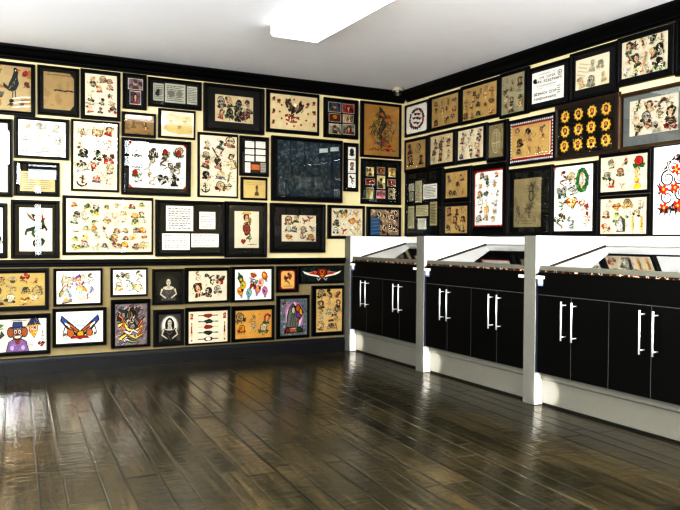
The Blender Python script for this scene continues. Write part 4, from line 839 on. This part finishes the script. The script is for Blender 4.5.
# ------------------------------------------------------------------ setting
def plane(name, pts, mat):
    b = MB(); b.quad(pts); return struct(b.build(name, mat, fix=False))
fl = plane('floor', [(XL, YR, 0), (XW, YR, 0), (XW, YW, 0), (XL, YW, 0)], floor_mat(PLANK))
plane('ceiling', [(XL, YW, H), (XW, YW, H), (XW, YR, H), (XL, YR, H)], M['ceil'])
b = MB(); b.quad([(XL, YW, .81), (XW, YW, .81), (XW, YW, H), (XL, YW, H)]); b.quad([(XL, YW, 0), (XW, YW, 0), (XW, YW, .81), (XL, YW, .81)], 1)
struct(b.build('wall_back', [M['gold'], M['shadedwall']], fix=False))
plane('wall_right', [(XW, YW, 0), (XW, YR, 0), (XW, YR, H), (XW, YW, H)], M['gold'])
# street-front wall behind the viewer, with real window openings
WINS = [(-1.6, -.5, .9, 2.27), (-.3, .88, 1.66, 2.27), (.93, 1.62, 1.76, 2.27), (1.75, 2.95, 1.76, 2.27), (1.05, 1.18, .5, 1.7), (2.44, 2.54, .5, 1.7)]
hole = lambda x, z: any(a < x < b_ and c < z < d for a, b_, c, d in WINS)
xs = sorted({XL, XW} | {q for w in WINS for q in w[:2]}); zs = sorted({0, H} | {q for w in WINS for q in w[2:]})
b = MB()
for x0, x1 in zip(xs, xs[1:]):
    for z0, z1 in zip(zs, zs[1:]):
        if not hole((x0+x1)/2, (z0+z1)/2): b.box(x0, x1, YR-.12, YR, z0, z1)
struct(b.build('wall_front', M['side']))
for i, (x0, x1, z0, z1) in enumerate(WINS):
    f = MB(); t = .035 if x1-x0 > .3 else .012
    f.box(x0, x0+t, YR-.09, YR-.03, z0, z1); f.box(x1-t, x1, YR-.09, YR-.03, z0, z1); f.box(x0+t, x1-t, YR-.09, YR-.03, z0, z0+t); f.box(x0+t, x1-t, YR-.09, YR-.03, z1-t, z1); z1-z0 < .6 and f.box(x0+t, x1-t, YR-.08, YR-.04, 1.96, 2.0)
    wf = struct(f.build('window_%d' % (i+1), M['trim']))
    g = MB(); g.quad([(x0+t, YR-.06, z0+t), (x1-t, YR-.06, z0+t), (x1-t, YR-.06, z1-t), (x0+t, YR-.06, z1-t)]); g.build('pane', M['glass'], wf, fix=False)

ADDED_WINS = [(-.7, .9, .4, 2.2), (1.3, 2.9, .4, 2.2), (3.3, 4.7, .4, 2.2)]  # unseen side windows, added to light the counter wall
b = MB(); ys = [YR] + [q for w in ADDED_WINS for q in w[:2]] + [YW]
for i in range(0, len(ys), 2): b.box(XL-.12, XL, ys[i], ys[i+1], 0, H)
for y0, y1, z0, z1 in ADDED_WINS: b.box(XL-.12, XL, y0, y1, 0, z0); b.box(XL-.12, XL, y0, y1, z1, H)
struct(b.build('wall_left', M['side']))
for i, (y0, y1, z0, z1) in enumerate(ADDED_WINS):
    f = MB(); t = .035
    f.box(XL-.09, XL-.03, y0, y0+t, z0, z1); f.box(XL-.09, XL-.03, y1-t, y1, z0, z1); f.box(XL-.09, XL-.03, y0+t, y1-t, z0, z0+t); f.box(XL-.09, XL-.03, y0+t, y1-t, z1-t, z1); f.box(XL-.08, XL-.04, (y0+y1)/2-.02, (y0+y1)/2+.02, z0+t, z1-t)
    wf = struct(f.build('window_%d' % (i+7), M['trim']))
    g = MB(); g.quad([(XL-.06, y0+t, z0+t), (XL-.06, y1-t, z0+t), (XL-.06, y1-t, z1-t), (XL-.06, y0+t, z1-t)]); g.build('pane', M['glass'], wf, fix=False)

# crown moulding, chair rail, baseboard
def crown_prof(s=1):   # (offset from wall, z)
    return [(0, H), (.08, H), (.08, H-.018), (.06, H-.03), (.045, H-.055), (.026, H-.072), (.026, H-.082), (.014, H-.086), (.014, CROWN), (0, CROWN)]
b = MB(); b.prism([(YW-o, z) for o, z in crown_prof()], 'x', XL, XW); struct(b.build('trim_1', M['trim']))
b = MB(); b.prism([(XW-o, z) for o, z in crown_prof()], 'y', YW-.08, YR); struct(b.build('trim_2', M['trim']))
rail = [(0, RAIL_B), (.014, RAIL_B), (.018, RAIL_B+.008), (.018, RAIL_B+.018), (.028, RAIL_B+.026), (.028, RAIL_T-.006), (.02, RAIL_T), (0, RAIL_T)]
b = MB(); b.prism([(YW-o, z) for o, z in rail], 'x', XL, XC-.002); struct(b.build('trim_3', M['trim']))
base = [(0, 0), (.02, 0), (.02, BASE_T-.032), (.014, BASE_T-.022), (.012, BASE_T-.008), (.006, BASE_T), (0, BASE_T)]
b = MB(); b.prism([(YW-o, z) for o, z in base], 'x', XL, XC-.002); struct(b.build('baseboard_back', M['baseb']))

# ------------------------------------------------------------------ framed pictures
def frame_bars(outer, sight, d, mat, parent):
    (x0, x1, z0, z1), (a0, a1, c0, c1) = outer, sight
    b = MB()
    # rings: fraction of the bar width from the outside, height off the wall
    prof = [(0, .001), (0, d*.82), (.12, d), (.52, d), (.72, d*.84), (.9, d*.8), (1, d*.6), (1, .006)]
    for k, (t, w) in enumerate(prof):
        X0, X1, Z0, Z1 = x0+(a0-x0)*t, x1+(a1-x1)*t, z0+(c0-z0)*t, z1+(c1-z1)*t
        b.v += [(X0, -w, Z0), (X1, -w, Z0), (X1, -w, Z1), (X0, -w, Z1)]
        if k:
            for i in range(4):
                j = (i+1) % 4; b.f.append((4*k-4+i, 4*k-4+j, 4*k+j, 4*k+i)); b.m.append(0); b.sm.append(False)
    return b.build('frame', mat, parent)

# pictures hung on a wire lean a little out from the wall at the top
TILT = {'b12': 2, 'b13': 2, 'b15': 2, 'b16': 1.9, 'b6': 2.2, 'b7': 2, 'b14': .7}
def mount(fid):
    wall, o, pr, d, cards = F[fid]; paper, draw, mat, fin, fw, label = S[fid]
    cu, zb = (o[0]+o[1])/2, o[2]
    loc, rz = ((cu, YW-.001, zb), 0) if wall == 'B' else ((XW-.001, YW-cu, zb), -PI/2)
    photo = fid in ('b37', 'b38'); many = bool(cards)
    name = 'framed_photo_picture' if photo else 'framed_collage_picture' if many else 'framed_picture'
    grp = 'pictures on the back wall' if wall == 'B' and o[2] > .8 else 'pictures below the back wall rail' if wall == 'B' else 'pictures on the counter wall'
    root = thing(name, label, 'framed picture', loc, rz, grp)
    if fid in TILT: root.rotation_euler = (math.radians(TILT[fid]), 0, rz); root.location = (loc[0], loc[1]-.002, loc[2])
    L = lambda r: (r[0]-cu, r[1]-cu, r[2]-zb, r[3]-zb)
    O = L(o); P = L(pr) if pr else None
    if mat:
        s = (O[0]+fw, O[1]-fw, O[2]+fw, O[3]-fw)
        if P: s = (min(s[0], P[0]), max(s[1], P[1]), min(s[2], P[2]), max(s[3], P[3]))
    else: s = P
    frame_bars(O, s, d, M[fin], root)
    if mat == 'flag':
        b = MB(); b.quad([(s[0], -.009, s[2]), (s[1], -.009, s[2]), (s[1], -.009, s[3]), (s[0], -.009, s[3])]); 
        A = Art(s[1]-s[0], s[3]-s[2], lin('#1a2850'), 5)
        n1 = 22; n2 = 13
        for i in range(n1):
            for y in (.045, .955): A.at((i+.5)/n1, y, .0105); star(A, W_, W_)
        for i in range(n2):
            for x in (.03, .97): A.at(x, (i+.5)/n2, .0105); star(A, W_, W_)
        A.at(.5, .5, .5*A.w-.020, .5*A.h-.024); A.poly([(-1, -1), (1, -1), (1, 1), (-1, 1)], RED)
        A.at(.5, .5, .5*A.w-.032, .5*A.h-.036); A.poly([(-1, -1), (1, -1), (1, 1), (-1, 1)], W_)
        m = A.build('mat', root, ((s[0]+s[1])/2, -.008, (s[2]+s[3])/2)); m['label'] = 'blue star spangled mat with red stripe'
    elif mat:
        b = MB(); b.quad([(s[0], -.009, s[2]), (s[1], -.009, s[2]), (s[1], -.009, s[3]), (s[0], -.009, s[3])]); b.build('mat', M[mat], root, fix=False)
    if P:
        seed = sum(ord(c)*7**i for i, c in enumerate(fid))
        A = Art(P[1]-P[0], P[3]-P[2], paper, seed); draw(A)
        A.build('photograph' if photo else 'print', root, ((P[0]+P[1])/2, -.0105, (P[2]+P[3])/2))
    for i, c in enumerate(cards):
        c = L(c); kind, cols = CARD[fid]; A = Art(c[1]-c[0], c[3]-c[2], cols[i], i*31+len(fid)*7+ord(fid[1]))
        if kind == 'page':
            A.at(.5, .5, .42*A.w, .42*A.h); text(A, lin('#45433a'), max(3, int(A.h/.016)), .07, -.95, .95)
            if fid == 'b5' and i < 2: A.at(.5 if i == 0 else .3, .48, .3*A.w if i == 0 else .16*A.w, .2*A.h); A.blob(0, 0, 1, 1, lin('#3c3c38') if i == 0 else lin('#8c8b80'), .25); A.at(.7, .5, .14*A.w, .2*A.h); A.blob(0, 0, 1, 1, lin('#98978c'), .25)
        elif kind == 'letter':
            A.at(.5, .5, .43*A.w, .43*A.h); text(A, lin('#4a4740'), max(4, int(A.h/.022)), .075, -.95, .9)
        elif kind == 'sketch':
            A.at(.5, .55, .33*A.w, .32*A.h); (skull, lady, panther)[i % 3](A, lin('#3a3a38'), GRY); A.at(.5, .1, .35*A.w, .04*A.h); text(A, K, 1, .5)
        else:
            r = A.r; base_c = cols[i]
            for k in range(10): A.at(r.random(), r.random(), .2*A.w, .16*A.h, r.random()*3); A.blob(0, 0, 1, 1, (lambda f_: tuple(min(1, max(.003, q*f_*r.uniform(.9, 1.1))) for q in base_c))(r.choice((.25, .5, 1.3, 1.7))), .4)
            A.at(.5, .45, .3*A.w, .4*A.h); (bust, lady, sunflower, girl)[i % 4](A)
            A.at(.5, .5, .5*A.w, .5*A.h)
            for q in ([(-1, -1), (1, -1), (1, -.9), (-1, -.9)], [(-1, 1), (1, 1), (1, .9), (-1, .9)], [(-1, -1), (-.92, -1), (-.92, 1), (-1, 1)], [(1, -1), (.92, -1), (.92, 1), (1, 1)]): A.poly(q, lin('#e6dfcc'))
        A.build({'photo': 'snapshot', 'page': 'paper', 'letter': 'letter', 'sketch': 'drawing'}[kind], root, ((c[0]+c[1])/2, -.0105, (c[2]+c[3])/2))
    b = MB(); w = max(.0135, d*.55)
    b.quad([(s[0], -w, s[2]), (s[1], -w, s[2]), (s[1], -w, s[3]), (s[0], -w, s[3])]); b.build('glass', M['shinyglass' if fid in ('b31', 'b34') else 'glass'], root, fix=False)
    return root
def sunflower(a): flower(a, YEL, GRN)
for fid in F: mount(fid)

# ------------------------------------------------------------------ counters along the wall
PT = .10
POSTS = [(5.611, 5.7125), (4.455, 4.555), (3.271, 3.371), (2.087, 2.187)]
PLAB = ['white counter divider standing against the back wall', 'white counter divider with grey front edge, between the two farther cabinets',
        'white counter divider with grey front edge, before the widest view of black doors', 'white counter divider beyond the last black cabinet doors']
def divider(y0, y1, label):
    t = thing('counter_divider', label, 'counter divider', (XC, y0, 0), 0, 'white dividers between the cabinets')
    b = MB(); b.box(.006, XW-XC-.001, 0, y1-y0, .001, PH, .003); b.build('side_panel', M['white'], t)
    b = MB(); b.box(0, .006, 0.0005, y1-y0-.0005, .001, PH, .002); b.build('edge_strip', M['alu'], t)['label'] = 'grey metal front edge'
    return t
for (y0, y1), l in zip(POSTS, PLAB): divider(y0, y1, l)

TOPF, TOPZ0 = 3.19, .846      # where the sloping glass starts
TOPB, TOPZ1 = 3.668, .972
XD = 3.093                    # door fronts
def edge_mat():  # reflected colours on the glass edge painted in as noise
    m = pmat('glass_edge_reflection', '#6a4424', .3, spec=.5); nt = m.node_tree; b = nt.nodes['Principled BSDF']
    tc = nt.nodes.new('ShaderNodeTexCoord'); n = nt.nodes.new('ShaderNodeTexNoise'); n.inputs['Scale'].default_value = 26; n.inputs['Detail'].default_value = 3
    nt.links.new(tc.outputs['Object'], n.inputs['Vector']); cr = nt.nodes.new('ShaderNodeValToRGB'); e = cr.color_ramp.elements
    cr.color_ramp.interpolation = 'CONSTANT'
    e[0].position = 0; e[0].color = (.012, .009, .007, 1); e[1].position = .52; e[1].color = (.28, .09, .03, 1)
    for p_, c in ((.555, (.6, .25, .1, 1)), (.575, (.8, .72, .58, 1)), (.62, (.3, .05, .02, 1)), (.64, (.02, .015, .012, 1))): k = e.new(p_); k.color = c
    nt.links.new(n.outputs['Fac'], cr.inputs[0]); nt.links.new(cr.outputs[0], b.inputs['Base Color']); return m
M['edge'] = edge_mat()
def handle(parent, y, z0, z1, hx=0):
    # bar pull: upright rod on two stand-offs
    b = MB(); b.tube((-.038, y, z0), (-.038, y, z1), .0056, 14); h = b.build('handle', M['chrome'], parent)
    for z in (z0+.022, z1-.022):
        q = MB(); q.tube((-.038, y, z), (-.0002, y, z), .0045, 10); q.build('standoff', M['chrome'], h)
    return h
CL = ['black four door cabinet in the corner next to the back wall', 'black four door cabinet between the two grey edged dividers', 'black four door cabinet in front, largest in view']
TL = ['sloping glass display top in the corner, narrowest in view', 'sloping glass display top on the middle black cabinet', 'sloping glass display top reflecting the horse drawing']
for n in range(3):
    y1, y0 = POSTS[n][0]-.001, POSTS[n+1][1]+.001; W = y1-y0
    t = thing('cabinet', CL[n], 'cabinet', (XD, y0, 0), 0, 'black base cabinets under the display tops')
    X = XW-.001-XD
    b = MB(); b.box(.0186, X, 0, .016, .2, .80); b.box(.0185, X, W-.016, W, .2, .80); b.box(.0185, X, .016, W-.016, .2, .216); b.box(X-.01, X, .016, W-.016, .216, .80); b.box(.0185, X-.01, W/2-.009, W/2+.009, .216, .80); b.box(.0182, .0184, .001, W-.001, .2, .80)
    for k in (1, 2, 3): b.box(.002, .018, W*k/4-.0020, W*k/4+.0020, .203, .674)
    b.box(.002, .018, .003, W-.003, .6745, .6785)
    b.build('carcass', M['carcass'], t)
    b = MB(); b.box(0, .018, .002, W-.002, .679, .812, .0015); b.build('apron', M['espresso'], t)
    D = W/4; gp = .0022
    for k in range(4):
        d0 = D*k+gp; d1 = D*(k+1)-gp
        q = MB(); q.box(0, .018, d0, d1, .203, .674, .0015); dr = q.build('door', M['espresso'], t)
        ye = D*(1 if k < 2 else 3) + (-.040 if k % 2 == 0 else .040)
        handle(dr, ye, .424, .652)
    for yy in (.0005, W-.0025): b = MB(); b.box(XC-XD+.006, -.0005, yy, yy+.002, .2, .805); b.build('reflection_strip', M['reflstrip'], t)  # added strip: dark reflection on the divider face put into colour
    b = MB(); b.box(XK-XD, XK-XD+.018, .0, W, .014, .158); b.build('kick_plate', M['kick'], t)
    b = MB(); b.box(XK-XD-.012, XK-XD+.018, 0, W, .158, .199, .004); b.build('kick_cap', M['kick'], t)
    b = MB(); b.box(XK-XD+.006, XK-XD+.03, 0, W, .0005, .0135); b.build('plinth', M['gap'], t)
    for s, yy in ((1, .0), (-1, W)):
        # chrome lid stay with a sticker, at either end of the apron
        q = MB(); yc = yy + s*.03
        q.box(-.010, -.0002, min(yy+s*.002, yy+s*.062), max(yy+s*.002, yy+s*.062), .772, .792, .002); q.tube((-.022, yy+s*.012, .781), (-.0002, yy+s*.012, .781), .009, 12)
        if s == -1: q.box(-.014, -.0002, yc-.018, yc+.018, .742, .775, .002); q.tube((-.018, yc, .762), (-.0002, yc, .762), .008, 12)
        lt = q.build('lid_stay', M['chrome'], t)
        if s == -1: q = MB(); q.box(-.0145, -.0002, yc-.017, yc+.017, .730, .7415, .001); q.build('sticker', M['sticker'], lt)
    # display top
    g = thing('display_top', TL[n], 'glass display top', (XD, y0, .8125), 0, 'sloping glass display tops')
    z = .8125
    q = MB(); q.box(0.004, .02, .001, W-.006, .001, .0125); q.build('glass_edge', M['edge'], g)
    q = MB(); q.prism([(-.006, .013), (-.006, .036), (-.002, .040), (TOPF-XD, .036), (TOPF-XD, .026), (.02, .026), (.02, .013)], 'y', .001, W-.022); q.build('front_lip', M['lip'], g)
    zz0, zz1 = TOPZ0-z, TOPZ1-z
    q = MB(); q.quad([(TOPF-XD, .002, zz0), (TOPB-XD, .002, zz1), (TOPB-XD, W-.002, zz1), (TOPF-XD, W-.002, zz0)]); gt = q.build('glass_top', M['topglass'], g, fix=False)
    for yy in (.003, W-.003): q = MB(); q.tube((TOPF-XD, yy, zz0+.004), (TOPB-XD, yy, zz1+.004), .0032, 8); q.build('seal', M['wood'], g)
    q = MB(); q.quad([(.02, .002, .0), (X-.012, .002, .0), (X-.012, W-.002, .0), (.02, W-.002, .0)]); q.build('case_floor', M['case'], g, fix=False)
    bx = TOPB-XD
    q = MB(); q.prism([(X, .0005), (bx, .0005), (bx, zz1), (bx-.008, zz1+.004), (bx-.010, zz1+.018), (bx-.004, zz1+.034), (bx+.006, PH-z-.002), (X, PH-z)], 'y', .001, W-.001); q.build('back_rail', M['steel'], g)

# ------------------------------------------------------------------ ceiling light and security camera
def fixture(x0, x1, y0, y1, label):
    t = thing('ceiling_light', label, 'ceiling light', ((x0+x1)/2, (y0+y1)/2, H), 0)
    a, l = (x1-x0)/2, (y1-y0)/2; z0 = -.07
    b = MB(); b.box(-a-.002, a+.002, -l+.0125, l-.0125, -.026, -.0005); b.build('housing', M['fixture'], t)
    b = MB(); b.prism([(-a, -.0265), (-a, z0+.012), (-a+.012, z0), (a-.012, z0), (a, z0+.012), (a, -.0265)], 'y', -l+.012, l-.012); b.build('diffuser', M['lamp'], t)
    for s in (-1, 1):
        q = MB(); q.prism([(-a-.003, -.001), (-a-.003, z0+.010), (-a+.012, z0-.003), (a-.012, z0-.003), (a+.003, z0+.010), (a+.003, -.001)], 'y', s*l, s*(l-.012)); q.build('end_cap', M['fixture'], t)
    return t
fixture(1.772, 2.11, 3.06, 4.318, 'long lit white fluorescent light on the ceiling')
cx, cy = 3.50, 5.515
t = thing('security_camera', 'small dome security camera on the ceiling in the room corner', 'security camera', (cx, cy, H))
b = MB(); b.lathe([(.0, -.0005), (.046, -.0005), (.054, -.008), (.054, -.024), (.047, -.034), (.0, -.034)]); b.build('mount', M['domering'], t)
b = MB(); b.lathe([(.040, -.0342)] + [(.040*math.cos(a*PI/16), -.036-.040*math.sin(a*PI/16)) for a in range(0, 9)]); b.build('dome', M['dome'], t)
b = MB(); b.tube((-.016, -.026, -.060), (-.022, -.040, -.070), .011, 12); b.build('lens', M['lens'], t)

# ------------------------------------------------------------------ light
def area(name, loc, rot, sx, sy, power, col=(1, 1, 1)):
    l = bpy.data.lights.new(name, 'AREA'); l.shape = 'RECTANGLE'; l.size, l.size_y = sx, sy; l.energy = power; l.color = col
    o = bpy.data.objects.new(name, l); C.objects.link(o); o.location = loc; o.rotation_euler = rot; return o
for x0, x1, z0, z1 in WINS:
    area('window_daylight', ((x0+x1)/2, YR-.2, (z0+z1)/2), (PI/2+.15, 0, 0), x1-x0, z1-z0, WIN_P*(x1-x0)*(z1-z0)*(3.2 if x0 == -.3 else 1), (.93, .97, 1))
for y0, y1, z0, z1 in ADDED_WINS:
    area('window_daylight', (XL-.2, (y0+y1)/2, (z0+z1)/2), (PI/2+.1, 0, -PI/2), y1-y0, z1-z0, ADDED_WIN_P, (.93, .97, 1))  # daylight through the added side windows
for (x, y) in ((.3, 1.2), (1.94, .4), (-.4, 3.7)):
    area('added_overhead_light', (x, y, H-.06), (0, 0, 0), .3, 1.2, TUBE_P, (.98, .99, 1))  # unseen overhead lamps without fixtures, added for more light
area('added_uplight', (2.3, .9, 1.75), (PI, 0, 0), .5, .5, UP_P, (.97, .99, 1))  # no lamp stands here; uplights added to brighten the ceiling
area('added_uplight', (-.6, 2.6, 1.75), (PI, 0, 0), .4, .4, UP_P*.35, (1, .97, .9))
def spot(loc, target, power, size, blend=.3, col=(1, .98, .95), r=.02):
    l = bpy.data.lights.new('added_kick_spot', 'SPOT'); l.energy = power; l.spot_size = size; l.spot_blend = blend; l.color = col; l.shadow_soft_size = r
    o = bpy.data.objects.new('added_kick_spot', l); C.objects.link(o); o.location = loc
    o.rotation_euler = (Vector(target)-Vector(loc)).to_track_quat('-Z', 'Y').to_euler(); return o
for n in range(3):  # added spots stand in for light the dividers throw onto the kick plates
    y = POSTS[n][0]
    spot((XK-1.1, y-.34, .42), (XK, y-.058, .085), SPOT_P, .16, .5)
w = bpy.data.worlds.new('daylight'); bpy.context.scene.world = w; w.use_nodes = True
w.node_tree.nodes['Background'].inputs[0].default_value = (.85, .93, 1, 1); w.node_tree.nodes['Background'].inputs[1].default_value = 2.5

# ------------------------------------------------------------------ camera
cam = bpy.data.cameras.new('camera'); co = bpy.data.objects.new('camera', cam); C.objects.link(co)
R, D_, Fw = Vector(CAM_R).normalized(), Vector(CAM_D).normalized(), Vector(CAM_F).normalized()
m = Matrix.Identity(4)
for i in range(3): m[i][0], m[i][1], m[i][2] = R[i], -D_[i], -Fw[i]
m[2][3] = 1.0
co.matrix_world = m
cam.sensor_width = 36; cam.lens = 36*FOCAL_PX/680; cam.clip_start = .05
bpy.context.scene.camera = co
vs = bpy.context.scene.view_settings
vs.view_transform = 'Standard'; vs.look = 'None'; vs.exposure = EXPO; vs.gamma = 1.0
bpy.context.scene.cycles.max_bounces = 10; bpy.context.scene.cycles.transparent_max_bounces = 12
vs.use_curve_mapping = True
cm = vs.curve_mapping; cv = cm.curves[3]
cv.points.new(.05, .018); cv.points.new(.2, .12); cv.points.new(.65, .74); cm.update()
bpy.context.scene.cycles.sample_clamp_indirect = 80
